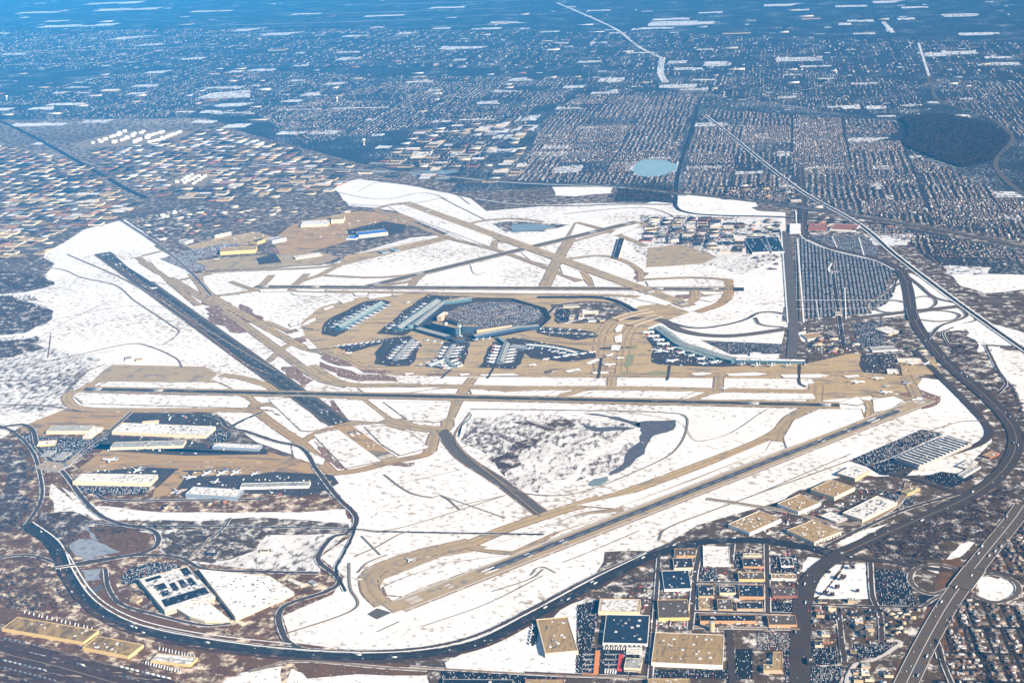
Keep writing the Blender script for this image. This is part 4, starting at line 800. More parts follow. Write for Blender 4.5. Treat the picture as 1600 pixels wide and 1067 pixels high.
# --- western cargo area
B('cargo_shed', 'cream-walled cargo hangar with grey ribbed roof at the far left', 'cargo hangar', '73,672 83,664 146,666 138,675', 13, 'roof_light', 'wall_cream', units=3, ribs=(8, 'roof_light', .36, 1.2), doors=7)
B('cargo_shed', 'low annex joined to the ribbed cargo hangar', 'cargo hangar', '129,682 150,667 160,668 141,684', 8, 'roof_snow', 'wall_cream', units=3)
B('cargo_shed', 'very long snow-roofed cargo shed in the western cargo area', 'cargo shed', '172,675 192,662 337,665 323,680', 12, 'roof_snow', 'wall_cream', units=20, ukind='dark')
B('cargo_shed', 'narrow cream cargo shed south of the very long one', 'cargo shed', '175,694 182,688 287,692 284,700', 11, 'roof_light', 'wall_cream', units=6)
B('cargo_shed', 'narrow white-roofed cargo shed with blue-grey front right of the cream one', 'cargo shed', '331,697 339,692 409,695 404,702', 11, 'roof_snow', 'wall_blue', units=5)
B('cargo_shed', 'large pale cargo shed whose right half is striped with snow', 'cargo shed', '117,748 131,737 243,744 231,759', 15, 'roof_light', 'wall_cream', units=10, ribs=(12, 'roof_snow', .33, 1.0), doors=8)
B('cargo_shed', 'white-roofed cargo hangar with grey-blue front beside the parked freighter', 'cargo hangar', '289,771 304,759 379,766 369,777', 15, 'roof_snow', 'wall_blue', units=5, doors=5)
B('cargo_shed', 'long thin white pier building at the right of the cargo area', 'pier', '377,757 380,753 483,757 482,761', 9, 'roof_light', 'wall_white', units=6)
B('shed', 'small pale yellow building in the dark western car park', 'shed', '57,695 63,688 87,689 86,695', 7, 'roof_snow', 'wall_yellow', units=2)
B('shed', 'cream hut on the apron behind the very long cargo shed', 'shed', '222,660 223,657 248,658 247,661', 7, 'wall_cream', 'wall_cream', units=0)
for i, q in enumerate(['65,710 78,702 86,705 74,715', '83,715 100,705 110,708 95,720', '98,727 120,708 127,710 106,730', '70,722 77,718 94,735 88,738']):
    B('shed', ['grey ribbed hut in the western car park, left of a twin', 'grey ribbed hut in the western car park, right of a twin', 'long tan hut along the slanting cargo road', 'tan hut row at the bottom tip of the western car park'][i], 'shed', q, 5, ['roof_light', 'roof_light', 'roof_tan', 'roof_tan'][i], 'wall_grey', units=1, ribs=(4, 'roof_light', .3, .8))
# --- northwest hangars
B('hangar', 'long bright yellow hangar in the northwest maintenance area', 'hangar', '341,396 347,390 401,382 402,388', 20, 'roof_tan', 'wall_yellow', units=3)
B('hangar', 'cream hangar west of the road, behind the yellow one', 'hangar', '322,362 348,356 355,364 330,369', 20, 'roof_grey', 'wall_cream', units=3)
B('hangar', 'small white hangar at the west end of the hangar row', 'hangar', '282,376 295,372 298,376 286,379', 15, 'roof_light', 'wall_white', units=0)
B('hangar', 'small yellow hangar east of the long yellow one', 'hangar', '394,376 408,371 412,375 399,379', 18, 'roof_grey', 'wall_yellow', units=1)
B('hangar', 'pale grey hangar with white front beside the small yellow hangar', 'hangar', '418,374 440,368 444,373 423,377', 18, 'roof_light', 'wall_white', units=1)
B('hangar', 'long cream hangar with white roof in the northern hangar group', 'hangar', '468,353 474,347 515,343 514,350', 14, 'roof_snow', 'wall_cream', units=2)
B('hangar', 'tall cream hangar joined to the long cream one', 'hangar', '516,345 520,338 538,336 538,342', 24, 'roof_tan', 'wall_cream', units=1)
B('hangar', 'blue-roofed hangar with cream front in the northern hangar group', 'hangar', '563,369 556,364 601,357 604,362', 20, 'roof_cobalt', 'wall_cream', units=0)
B('shed', 'low blue-roofed shed left of the blue-roofed hangar', 'shed', '541,372 550,367 562,369 556,374', 8, 'roof_cobalt', 'wall_white', units=0)
B('shed', 'teal shed on the northern apron strip, left of a pair', 'shed', '592,392 603,390 606,394 595,396', 8, 'roof_teal', 'wall_blue', units=0)
B('shed', 'teal shed on the northern apron strip, right of a pair', 'shed', '611,389 620,387 623,391 614,393', 8, 'roof_teal', 'wall_blue', units=0)
B('shed', 'white roofed shed on the road to the northern hangars', 'shed', '458,401 500,395 502,398 462,404', 8, 'roof_snow', 'wall_cream', units=0)
# --- northeast service area
B('office_building', 'navy-roofed square block framed in white, left of a pair by the straight avenue', 'office', '1169,372 1194,371 1194,394 1169,395', 10, 'roof_blue', 'wall_white', units=5)
B('office_building', 'navy-roofed block framed in white, right of a pair by the straight avenue', 'office', '1201,370 1220,370 1221,393 1202,394', 10, 'roof_blue', 'wall_white', units=5)
B('warehouse', 'bright white square roof at the top of the straight avenue', 'warehouse', '1234,350 1251,350 1252,363 1234,363', 9, 'snow_clean', 'wall_white', units=0)
B('warehouse', 'long dark-roofed hall lying beside the crossing runways', 'warehouse', '958,402 967,372 976,372 966,404', 9, 'roof_dark', 'wall_tan', units=2, poly=True)
B('warehouse', 'rust-red roofed warehouse pair north of the big car park, left one', 'warehouse', '1263,349 1292,350 1292,358 1264,358', 9, 'wall_brick', 'wall_brick', units=2)
B('warehouse', 'rust-red roofed warehouse pair north of the big car park, right one', 'warehouse', '1300,349 1340,352 1340,360 1301,359', 9, 'wall_brick', 'wall_white', units=2)
# --- terminal core ------------------------------------------------
def vault(name, parent, p, w_, h, rise, m, z0=0.0, seg=5):
    """long roof with a shallow curved section along a ground polyline (local to parent)"""
    Lp, Rp = ribbon_pts(p, w_); n = len(p); V = []; Fc = []
    for i in range(n):
        for k in range(seg + 1):
            t = k / seg; q = Rp[i].lerp(Lp[i], t); V.append((q.x, q.y, h + rise * math.sin(math.pi * t)))
    for i in range(n - 1):
        for k in range(seg): a = i * (seg + 1) + k; Fc.append((a, a + seg + 1, a + seg + 2, a + 1))
    return link(name, mk(name, V, Fc, MATS[m]), parent)
def concourse(label, s, width, h, roofm, wallm, rise=3.0, cat='concourse', name='concourse', curve=False, bridges=True, spine=None):
    p = pts(s, h)
    if curve: p = smooth(p, False, 4)
    c = Vector(p[len(p) // 2]); q = [(x - c.x, y - c.y) for x, y in p]
    root = empty(name, (c.x, c.y, 0)); tag(root, label, cat)
    Lp, Rp = ribbon_pts(q, width); ring = [tuple(x) for x in Rp] + [tuple(x) for x in reversed(Lp)]
    occupy([(x + c.x, y + c.y) for x, y in ring])
    prism('wall', ring, 0, h, wallm, root, top=False)
    o = [tuple(x) for x in Rp]; prism('window_band', [(x * 1.0, y) for x, y in [tuple(v) for v in ribbon_pts(q, width + .8)[1]] + [tuple(v) for v in reversed(ribbon_pts(q, width + .8)[0])]], h * .45, h * .8, 'glass', root, top=False)
    vault('roof', root, q, width + 2, h, rise, roofm)
    if spine: vault('skylight', root, q, width * .3, h + rise * .92, rise * .8, spine, seg=3)
    return root, p
_pl = {}
def loft(name, rings, m, smooth_=True, seg=10):
    V = []; Fc = []
    for x, r, zc in rings:
        for k in range(seg): a = 2 * math.pi * k / seg; V.append((x, r * math.cos(a), zc + r * math.sin(a)))
    for i in range(len(rings) - 1):
        for k in range(seg): j = (k + 1) % seg; Fc.append((i*seg + k, i*seg + j, (i+1)*seg + j, (i+1)*seg + k))
    Fc.append(tuple(range(seg))); Fc.append(tuple(range((len(rings)-1)*seg, len(rings)*seg))[::-1])
    return mk(name, V, Fc, MATS[m], smooth=smooth_)
def slab(name, outline, t, m, axis='z'):
    n = len(outline); V = [(x, y, z - t/2) if axis == 'z' else (x, y - t/2, z) for x, y, z in outline] + [(x, y, z + t/2) if axis == 'z' else (x, y + t/2, z) for x, y, z in outline]
    return mk(name, V, [tuple(range(n))[::-1], tuple(range(n, 2*n))] + [(i, (i+1) % n, n + (i+1) % n, n + i) for i in range(n)], MATS[m])
def plane_meshes(body, tail):
    k = (body, tail)
    if k in _pl: return _pl[k]
    _pl[k] = [('fuselage', loft('fuselage', [(19, .25, 3.0), (18.2, 1.0, 3.1), (16.5, 1.75, 3.4), (14, 2.0, 3.5), (-8, 2.0, 3.5), (-14, 1.3, 4.0), (-18.5, .35, 4.6)], body)),
        ('wing', slab('wing', [(4.5, 1.5, 2.6), (-3.5, 1.5, 2.6), (-5.2, 6.5, 2.9), (-8.2, 17, 3.8), (-6.4, 17, 3.8)], .55, body)), ('wing', slab('wing', [(4.5, -1.5, 2.6), (-6.4, -17, 3.8), (-8.2, -17, 3.8), (-5.2, -6.5, 2.9), (-3.5, -1.5, 2.6)], .55, body)),
        ('tailplane', slab('tailplane', [(-13.5, 0, 4.6), (-17.6, -6.6, 5.0), (-19, -6.6, 5.0), (-17.8, 0, 4.6), (-19, 6.6, 5.0), (-17.6, 6.6, 5.0)], .4, body)), ('fin', slab('fin', [(-11.5, 0, 5.2), (-17.5, 0, 5.0), (-19.6, 0, 11.6), (-17.2, 0, 11.6)], .5, tail, 'y')),
        ('engine', loft('engine', [(3.6, 1.0, 1.6), (2.5, 1.15, 1.6), (-.6, .7, 1.6)], 'tail_grey', seg=8))]
    return _pl[k]
NPL = [0]
def plane(x, y, hd, label, group=None, sc=1.0, body='plane_white', tail='tail_blue', z=2.3):
    r = empty('aircraft', (x, y, z), hd); r.scale = (sc, sc, sc); tag(r, label, 'aircraft', group)
    for nm, me in plane_meshes(body, tail):
        if nm == 'engine':
            for s in (-1, 1): o = link('engine', me, r); o.location = (0.6, s * 5.8, 0)
        else: link(nm, me, r)
    NPL[0] += 1; occupy([(x - 15 * sc, y - 15 * sc), (x + 15 * sc, y - 15 * sc), (x + 15 * sc, y + 15 * sc), (x - 15 * sc, y + 15 * sc)])
    return r
_jb = []
def bridge_mesh():
    if not _jb:
        V = [(0, -1.8, 3.4), (24, -1.8, 3.4), (24, 1.8, 3.4), (0, 1.8, 3.4), (0, -1.8, 6.6), (24, -1.8, 6.6), (24, 1.8, 6.6), (0, 1.8, 6.6), (19, -.6, 0), (21, -.6, 0), (21, .6, 0), (19, .6, 0), (19, -.6, 3.4), (21, -.6, 3.4), (21, .6, 3.4), (19, .6, 3.4)]
        Fc = [tuple(f) for f in BOXF.tolist()] + [tuple(int(i) + 8 for i in f) for f in BOXF.tolist()] + [(3, 2, 1, 0)]
        _jb.append(mk('jet_bridge', V, Fc, MATS['unit_metal']))
    return _jb[0]
ORD = ['first', 'second', 'third', 'fourth', 'fifth', 'sixth', 'seventh', 'eighth', 'ninth', 'tenth']
def gate_label(label, p, gi, nn):
    a, b = Vector(p[0]), Vector(p[-1]); end = ('left' if a.x < b.x else 'right') if abs(a.x - b.x) > abs(a.y - b.y) * .6 else ('far' if a.y > b.y else 'near')
    side = ('left' if nn.x < 0 else 'right') if abs(nn.x) > abs(nn.y) else ('far' if nn.y > 0 else 'near')
    w_ = label.split(); w_ = w_ if len(w_) <= 8 else [x for x in w_ if x not in ('a', 'the', 'of', 'parked', 'side', 'by', 'white')][:8]
    return '%s, %s from %s end, %s side' % (' '.join(w_), ORD[min(gi, 9)], end, side)
def gates(root, p, width, sides, spacing, label, group, sc=(.9, 1.1), skip=.12, start=25, body=None, tails=('tail_blue', 'tail_grey', 'tail_red'), gap=6, bz=0.3):
    for side in sides:
        al = along(p, spacing, start)
        for gi, (q, hd) in enumerate(al):
            nn = Vector((-math.sin(hd), math.cos(hd))) * side
            jb = link('jet_bridge', bridge_mesh(), root); e = q + nn * width / 2; e2 = e + Vector((math.cos(hd), math.sin(hd))) * 10
            jb.location = (e2.x - root.location.x, e2.y - root.location.y, 0); jb.rotation_euler = (0, 0, math.atan2(nn.y, nn.x) + .12)
            if R.random() < skip: continue
            s = R.uniform(*sc); d = width / 2 + gap + 19 * s; c = q + nn * d
            plane(c.x, c.y, math.atan2(-nn.y, -nn.x) + R.uniform(-.06, .06), gate_label(label, p, gi, nn), group, s, body or R.choice(['plane_white', 'plane_white', 'plane_silver']), R.choice(tails))
r, p = concourse('detached satellite concourse with a pale green vaulted roof, ringed by aircraft', '528,512 596,473', 38, 13, 'roof_teal', 'teal_glass', 6, spine='roof_teal')
gates(r, p, 38, (1, -1), 44, 'airliner parked at the detached satellite concourse', 'aircraft round the satellite concourse', body=None, tails=('tail_blue', 'tail_grey'))
r, p = concourse('long pale grey concourse alongside the terminal road, parallel to the satellite', '620,513 683,469', 44, 15, 'roof_light', 'teal_glass', 5, spine='roof_teal')
gates(r, p, 44, (1,), 46, 'airliner nosed in at the long pale grey concourse', 'aircraft along the grey concourse', tails=('tail_blue', 'tail_grey'), skip=.25)
r, p = concourse('grey terminal hall joined to the long concourse at its inner side', '647,508 690,473', 34, 12, 'roof_light', 'glass', 3, cat='terminal', name='terminal_hall')
r, p = concourse('short concourse arm at the north corner of the terminal ring', '691,472 736,466', 26, 12, 'roof_teal', 'teal_glass', 3)
gates(r, p, 26, (1,), 42, 'airliner at the north corner arm of the terminal ring', 'aircraft at the north arm', skip=.1)
r, p = concourse('terminal hall with pale roof and dark blue front, left of the control tower', '652,512 700,525', 30, 17, 'roof_light', 'glass', 1.5, cat='terminal', name='terminal_hall')
r, p = concourse('long terminal hall with pale roof curving right of the control tower', '740,524 806,511 842,508', 30, 17, 'roof_light', 'glass', 1.5, cat='terminal', name='terminal_hall')
r, p = concourse('bent concourse with a straight pier below the left terminal hall', '645,530 628,548 617,561', 22, 10, 'roof_light', 'wall_blue', 2)
gates(r, p, 22, (1, -1), 38, 'jet parked at the leftmost near concourse', 'aircraft round the left near concourse', sc=(.75, .95))
r, p = concourse('near concourse stem below the round rotunda', '709,538 696,559', 24, 10, 'roof_light', 'wall_blue', 2)
gates(r, p, 24, (1, -1), 42, 'jet beside the stem of the forked concourse', 'aircraft at the forked concourse', sc=(.85, 1.05))
r, p = concourse('left branch of the forked near concourse', '695,561 670,571', 20, 9, 'roof_snow', 'wall_blue', 2)
gates(r, p, 20, (1, -1), 40, 'jet beside the left branch of the forked concourse', 'aircraft at the left fork', sc=(.8, 1.0))
r, p = concourse('right branch of the forked near concourse', '696,561 710,572', 20, 9, 'roof_teal', 'wall_blue', 2)
gates(r, p, 20, (1, -1), 40, 'jet beside the right branch of the forked concourse', 'aircraft at the right fork', sc=(.8, 1.0))
r, p = concourse('straight pale concourse running toward the viewer, rows of jets on both sides', '792,536 781,565', 28, 12, 'roof_light', 'wall_blue', 2.5, spine='roof_teal')
gates(r, p, 28, (1, -1), 43, 'white jet parked side by side along the straight near concourse', 'aircraft along the straight near concourse', sc=(.95, 1.2), skip=.02, body='plane_white')
r, p = concourse('wide square-ended concourse block right of the straight near concourse', '798,540 820,542', 44, 12, 'roof_light', 'wall_blue', 1.5)
r, p = concourse('long thin white-roofed concourse stretching east of the ring', '823,538 850,540 880,545 902,551', 20, 11, 'roof_snow', 'teal_glass', 2)
gates(r, p, 20, (-1,), 44, 'jet on the near side of the long thin east concourse', 'aircraft at the thin east concourse', skip=.15)
r, p = concourse('link bridge between the terminal hall and the straight near concourse', '778,526 791,535', 16, 12, 'roof_teal', 'glass', 1, name='link_bridge', cat='link bridge')
r, p = concourse('curved terminal with a long teal roof, east of the ring', '1029,511 1047,524 1064,536 1095,546 1123,555 1148,561', 46, 17, 'roof_teal', 'teal_glass', 4, cat='terminal', name='terminal_hall', curve=True, spine='roof_light')
gates(r, p, 46, (-1,), 62, 'wide airliner at the curved east terminal', 'aircraft at the curved east terminal', sc=(1.2, 1.7), skip=.05, body='plane_white')
r, p = concourse('straight white-roofed wing of the curved east terminal', '1150,561 1258,563', 22, 13, 'roof_snow', 'teal_glass', 2)
gates(r, p, 22, (-1,), 62, 'airliner along the straight wing of the east terminal', 'aircraft at the straight east wing', sc=(1.1, 1.5), skip=.15, body='plane_white')
r, p = concourse('wide teal middle hall of the curved east terminal', '1062,541 1122,558', 60, 12, 'roof_teal', 'teal_glass', 3, cat='terminal', name='terminal_hall')
# rotunda
def drum(name, label, cat, x, y, rad, h, wallm, roofm, dome=0.0, parts=True, seg=24, base=0.0, group=None):
    g = at(x, y); root = empty(name, (g[0], g[1], 0)); tag(root, label, cat, group); occupy([(g[0] + rad * math.cos(t), g[1] + rad * math.sin(t)) for t in np.linspace(0, 6.28, 9)[:-1]])
    ring = [(rad * math.cos(2*math.pi*k/seg), rad * math.sin(2*math.pi*k/seg)) for k in range(seg)]; prism('wall', ring, base, h, wallm, root, top=False)
    V = [(a * 1.02, b * 1.02, h) for a, b in ring] + [(a * .5, b * .5, h + dome * .8) for a, b in ring] + [(0, 0, h + dome)]
    Fc = [(k, (k+1) % seg, seg + (k+1) % seg, seg + k) for k in range(seg)] + [(seg + k, seg + (k+1) % seg, 2*seg) for k in range(seg)]
    link('roof', mk('roof', V, Fc, MATS[roofm]), root)
    return root
drum('rotunda', 'round rotunda building between the two terminal halls', 'rotunda', 716, 533, 32, 13, 'glass', 'roof_grey', 4)
drum('rotunda', 'round pale knuckle at the corner where the grey concourse meets the terminal road', 'rotunda', 641, 513, 16, 14, 'teal_glass', 'roof_teal', 3)
# hotel, garage
def slab_building(name, label, cat, line, depth, h, wallm, roofm, nb=6):
    a, b = [Vector(q) for q in pts(line, 0)]; d = (b - a).normalized(); nn = Vector((-d.y, d.x))
    if nn.y < 0: nn = -nn
    c = (a + b) / 2 + nn * depth / 2; P = [a - c, b - c, b - c + nn * depth, a - c + nn * depth]
    root = empty(name, (c.x, c.y, 0)); tag(root, label, cat); occupy([tuple(x + c) for x in P])
    inn = wall_ring([tuple(P[k] - (P[k] - P[k].normalized() * (P[k].length)) ) for k in range(4)], h, wallm, root)
    link('roof', mk('roof', [(x, y, h) for x, y in inn], [tuple(range(4))], MATS[roofm]), root)
    for k in range(nb):
        z = h * (k + .35) / nb; q = [x * (1 + .5 / x.length) for x in P]; prism('floor_band', [tuple(x) for x in q], z, z + .7, 'wall_blue', root, top=False)
    return root
slab_building('hotel', 'dark glass hotel slab left of the white stack inside the terminal ring', 'hotel', '673,515 712,524', 34, 33, 'glass', 'roof_tan')
slab_building('hotel', 'dark glass hotel slab right of the control tower, angled', 'hotel', '722,520 747,521', 30, 30, 'glass', 'roof_tan')
garage = B('parking_garage', 'broad multi-storey car park with cars on its roof inside the terminal ring', 'parking garage', '690,490 720,484 765,492 800,508 745,516 715,503', 18, 'roof_grey', 'wall_tan', poly=True, units=0)
B('parking_garage', 'pale stair block at the back of the multi-storey car park', 'stair block', '683,494 694,487 699,488 689,496', 24, 'wall_white', 'wall_tan', units=0)
# control tower and stack
def tower():
    g = at(718.5, 527); root = empty('control_tower', (g[0], g[1], 0)); tag(root, 'slender teal control tower with a wide cab on top', 'control tower')
    def ringed(name, prof, m, seg=14):
        V = [(r_ * math.cos(2*math.pi*k/seg), r_ * math.sin(2*math.pi*k/seg), z) for r_, z in prof for k in range(seg)]
        Fc = [(i*seg + k, i*seg + (k+1) % seg, (i+1)*seg + (k+1) % seg, (i+1)*seg + k) for i in range(len(prof)-1) for k in range(seg)] + [tuple(range((len(prof)-1)*seg, len(prof)*seg))]
        return link(name, mk(name, V, Fc, MATS[m]), root)
    ringed('base', [(13, 0), (13, 6), (7, 7)], 'wall_white'); ringed('shaft', [(5.5, 5), (4.8, 30), (4.8, 46), (8.5, 50)], 'roof_teal'); ringed('cab', [(8.5, 50), (12, 53), (12, 56)], 'wall_white'); c = ringed('cab_glass', [(9, 56), (10, 61)], 'teal_glass'); ringed('cab_roof', [(11, 61), (10.5, 62.5)], 'roof_light'); ringed('antenna', [(.5, 62.5), (.25, 74)], 'trim', 6)
    g = at(698, 518); root2 = empty('service_stack', (g[0], g[1], 0)); tag(root2, 'plain white square stack beside the dark hotel', 'stack')
    prism('shaft', [(-4.5, -4.5), (4.5, -4.5), (4.5, 4.5), (-4.5, 4.5)], 0, 42, 'wall_white', root2); prism('cap', [(-4.9, -4.9), (4.9, -4.9), (4.9, 4.9), (-4.9, 4.9)], 42, 43.5, 'wall_white', root2)
tower()
# small service buildings between ring and taxiway bridges, and inside the east strip
SM = [('890,492 897,492 897,497 890,497', 'pale hut left of a cluster east of the ring'), ('906,490 912,490 911,497 904,497', 'grey hut in the cluster east of the ring'), ('918,497 930,496 930,501 918,502', 'cream roofed hut in the cluster east of the ring'), ('935,497 942,496 941,501 934,502', 'white hut at the right end of the cluster east of the ring'), ('910,486 935,485 935,489 910,489', 'long grey roofed depot behind the hut cluster'), ('880,477 905,476 905,479 880,480', 'white strip-roofed depot north of the dark deck'), ('1172,551 1190,551 1190,555 1172,555', 'white kiosk row on the dark lot behind the curved terminal'),
      ('1386,577 1403,577 1403,582 1386,582', 'white roofed guard building on the east apron'), ('1402,560 1440,560 1440,565 1402,565', 'long white roofed shed north of the east apron'), ('1360,543 1400,540 1400,547 1362,548', 'white freight depot beside the east apron road'), ('1256,522 1282,519 1284,528 1258,530', 'tan roofed station building below the access highway'), ('1375,512 1395,508 1400,520 1380,524', 'tan roofed depot below the loop ramps'), ('195,557 205,556 206,561 196,562', 'white plant hut by the west pond track'), ('212,560 222,559 222,562 213,563', 'white tank hut by the west pond track'), ('1305,487 1315,487 1315,492 1305,492', 'white hut pair at the foot of the big car park')]
for q, lb in SM: B('service_building', lb, 'hut', q, 6, R.choice(['roof_snow', 'roof_light', 'roof_tan']), R.choice(['wall_white', 'wall_cream', 'wall_tan']), units=1, usize=(2, 4))

# --- loose aircraft on aprons and taxiways (photo position, heading in degrees, size)
for x, y, hd, sc, lb, tl in [(641, 877, 150, 1.0, 'white airliner taxiing on the grey holding pad at the near runway end', 'tail_blue'), (172, 721, 175, 1.7, 'large white freighter on the brown western apron', 'tail_grey'), (323, 742, 250, 1.35, 'freighter in a row of three on the cargo ramp, left', 'tail_blue'), (346, 742, 250, 1.35, 'freighter in a row of three on the cargo ramp, middle', 'tail_blue'), (368, 741, 250, 1.35, 'freighter in a row of three on the cargo ramp, right', 'tail_blue'), (297, 748, 10, 1.3, 'freighter standing sideways left of the row of three', 'tail_grey'), (338, 754, 90, 1.2, 'freighter standing behind the row of three', 'tail_blue'),
    (276, 770, 130, 1.5, 'white freighter beside the white-roofed cargo hangar', 'tail_grey'), (215, 737, 260, 1.3, 'freighter behind the striped cargo shed', 'tail_grey'), (398, 742, 250, 1.0, 'small freighter right of the row of three', 'tail_blue'), (240, 452, 20, 1.1, 'airliner crossing the dark northwest runway', 'tail_grey'),
    (1340, 599, 0, 1.5, 'wide airliner at the left of the east holding apron', 'tail_grey'), (1384, 604, 100, 1.0, 'small airliner in the middle of the east holding apron', 'tail_blue'), (1385, 615, 5, 1.3, 'airliner leaving the east holding apron', 'tail_blue'), (1416, 600, 110, 1.1, 'airliner on the short link to the runway end', 'tail_blue'), (1372, 593, 0, 1.2, 'airliner on the upper edge of the east holding apron', 'tail_grey'), (1434, 626, 200, 1.3, 'airliner lined up at the far end of the diagonal runway', 'tail_blue'), (1426, 570, 10, 1.4, 'freighter on the pale east cargo apron, left', 'tail_grey'), (1448, 570, 60, 1.4, 'freighter on the pale east cargo apron, right', 'tail_grey'),
    (853, 563, 40, 1.0, 'airliner rolling out onto the tan apron near the thin concourse', 'tail_blue'), (833, 572, 200, 1.0, 'airliner under way at the edge of the straight near concourse ramp', 'tail_blue'), (968, 561, 5, 1.0, 'blue-tailed airliner waiting left of the green island', 'tail_blue'), (953, 557, 60, 1.3, 'airliner beside the teal hut at the crossing taxiways', 'tail_grey'), (953, 572, 20, 1.4, 'airliner below the teal hut at the crossing taxiways', 'tail_grey'), (1132, 609, 160, 1.0, 'airliner on the taxiway by the dark cross road', 'tail_blue'), (662, 601, 5, .9, 'airliner taxiing parallel to the long runway', 'tail_blue'), (657, 571, 90, .8, 'small jet on the tan lane left of the forked concourse', 'tail_blue'), (1050, 566, 30, 1.6, 'blue airliner at the south end of the curved terminal ramp', 'tail_blue'), (1032, 551, 340, 2.0, 'very large airliner on the left ramp of the curved terminal', 'tail_grey'), (638, 474, 60, .8, 'small jet on the lane north of the satellite concourse', 'tail_grey'),
    (545, 553, 20, .9, 'red-tailed jet on the tan ramp left of the near concourses', 'tail_red'), (1098, 570, 170, 1.2, 'airliner pushed back below the teal middle hall', 'tail_blue')]:
    g = at(x, y); plane(g[0], g[1], math.radians(hd), lb, None, sc, 'plane_white', tl, z=2.6)
def plane_row(s, n, hd, label, group, sc=1.0, tails=('tail_blue',), body='plane_white'):
    p = pts(s); a, b = Vector(p[0]), Vector(p[-1])
    for k in range(n): q = a.lerp(b, k / max(1, n - 1)); plane(q.x, q.y, math.radians(hd) + R.uniform(-.1, .1), label + ', %s from the left' % ORD[k], group, sc, body, R.choice(tails), z=2.3)
plane_row('528,542 592,535', 8, 80, 'small jet on the dark strip at the left ramps', 'small jets on the dark strip', .85, ('tail_grey', 'tail_blue'))
plane_row('850,520 925,524', 7, 95, 'jet on the dark ramp east of the ring', 'jets on the dark eastern ramp', .9)
plane_row('845,515 905,517', 5, 270, 'jet in the shaded back row east of the ring', 'jets in the shaded back row', .85)
plane_row('870,560 925,552', 5, 30, 'jet on the near ramp of the thin concourse', 'jets on the ramp of the thin east concourse', .95)
plane_row('668,533 690,537', 3, 80, 'small jet left of the rotunda', 'small jets by the rotunda', .8)
plane_row('745,532 765,530', 3, 90, 'jet in front of the long terminal hall', 'jets in front of the long hall', .95)
# --- containers in the container yard
def containers():
    cm = {}
    for c in ('container_orange', 'container_red', 'wall_white', 'wall_grey'):
        V = [(-1.5, -6.1, 0), (1.5, -6.1, 0), (1.5, 6.1, 0), (-1.5, 6.1, 0), (-1.5, -6.1, 2.8), (1.5, -6.1, 2.8), (1.5, 6.1, 2.8), (-1.5, 6.1, 2.8)]
        cm[c] = mk('shipping_container', V, [tuple(f) for f in BOXF.tolist()], MATS[c])
    def row(s, n, c, lb, rz, nz_=1):
        a, b = [Vector(q) for q in pts(s)]
        for k in range(n):
            q = a.lerp(b, k / max(1, n - 1))
            for l in range(nz_):
                o = link('shipping_container', cm[c]); o.location = (q.x, q.y, .8 + 2.85 * l); o.rotation_euler = (0, 0, rz); tag(o, lb, 'container', lb.replace('shipping container', 'shipping containers'))
    row('934,1019 931,1053', 16, 'container_orange', 'orange shipping container in the stacked row of the container yard', math.pi / 2, 2)
    row('971,1025 968,1048', 12, 'container_red', 'red shipping container in the stacked row of the container yard', math.pi / 2, 2)
    row('912,1054 930,1055', 6, 'container_orange', 'orange shipping container at the bottom of the container yard', 0)
    row('946,1050 962,1051', 5, 'wall_white', 'white shipping container at the bottom of the container yard', 0, 2)
    row('944,1013 975,1014', 9, 'wall_white', 'white shipping container under the navy-black warehouse', 0)
    for i, y in enumerate((1023, 1031, 1039, 1046)):
        row('914,%d 928,%d' % (y, y), 4, 'wall_grey', 'grey shipping container in row %s of the left stack in the container yard' % ('one', 'two', 'three', 'four')[i], math.pi / 2)
        row('948,%d 964,%d' % (y, y), 5, 'wall_grey', 'grey shipping container in row %s of the middle stack in the container yard' % ('one', 'two', 'three', 'four')[i], math.pi / 2)
        row('982,%d 1000,%d' % (1013 + i * 3, 1013 + i * 3), 5, 'wall_white', 'white shipping container in row %s right of the container yard' % ('one', 'two', 'three', 'four')[i], math.pi / 2)
containers()
# trailers at the truck terminal
tm = mk('trailer', [(-1.3, -7, 1), (1.3, -7, 1), (1.3, 7, 1), (-1.3, 7, 1), (-1.3, -7, 4), (1.3, -7, 4), (1.3, 7, 4), (-1.3, 7, 4)], [tuple(f) for f in BOXF.tolist()], MATS['wall_white'])
for s, n, lb in [('228,1036 282,1050', 14, 'white trailer parked in front of the truck terminal'), ('250,1014 304,1027', 12, 'white trailer docked behind the truck terminal'), ('832,978 827,1005', 7, 'white trailer on the dark strip west of the tan warehouse'), ('40,957 145,983', 16, 'white trailer behind the long ochre warehouse')]:
    a, b = [Vector(q) for q in pts(s)]
    for k in range(n):
        q = a.lerp(b, (k + R.uniform(-.2, .2)) / (n - 1)); o = link('trailer', tm); o.location = (q.x, q.y, .7); o.rotation_euler = (0, 0, R.uniform(-.1, .1) + .35); tag(o, lb, 'trailer', lb.replace('trailer', 'trailers'))
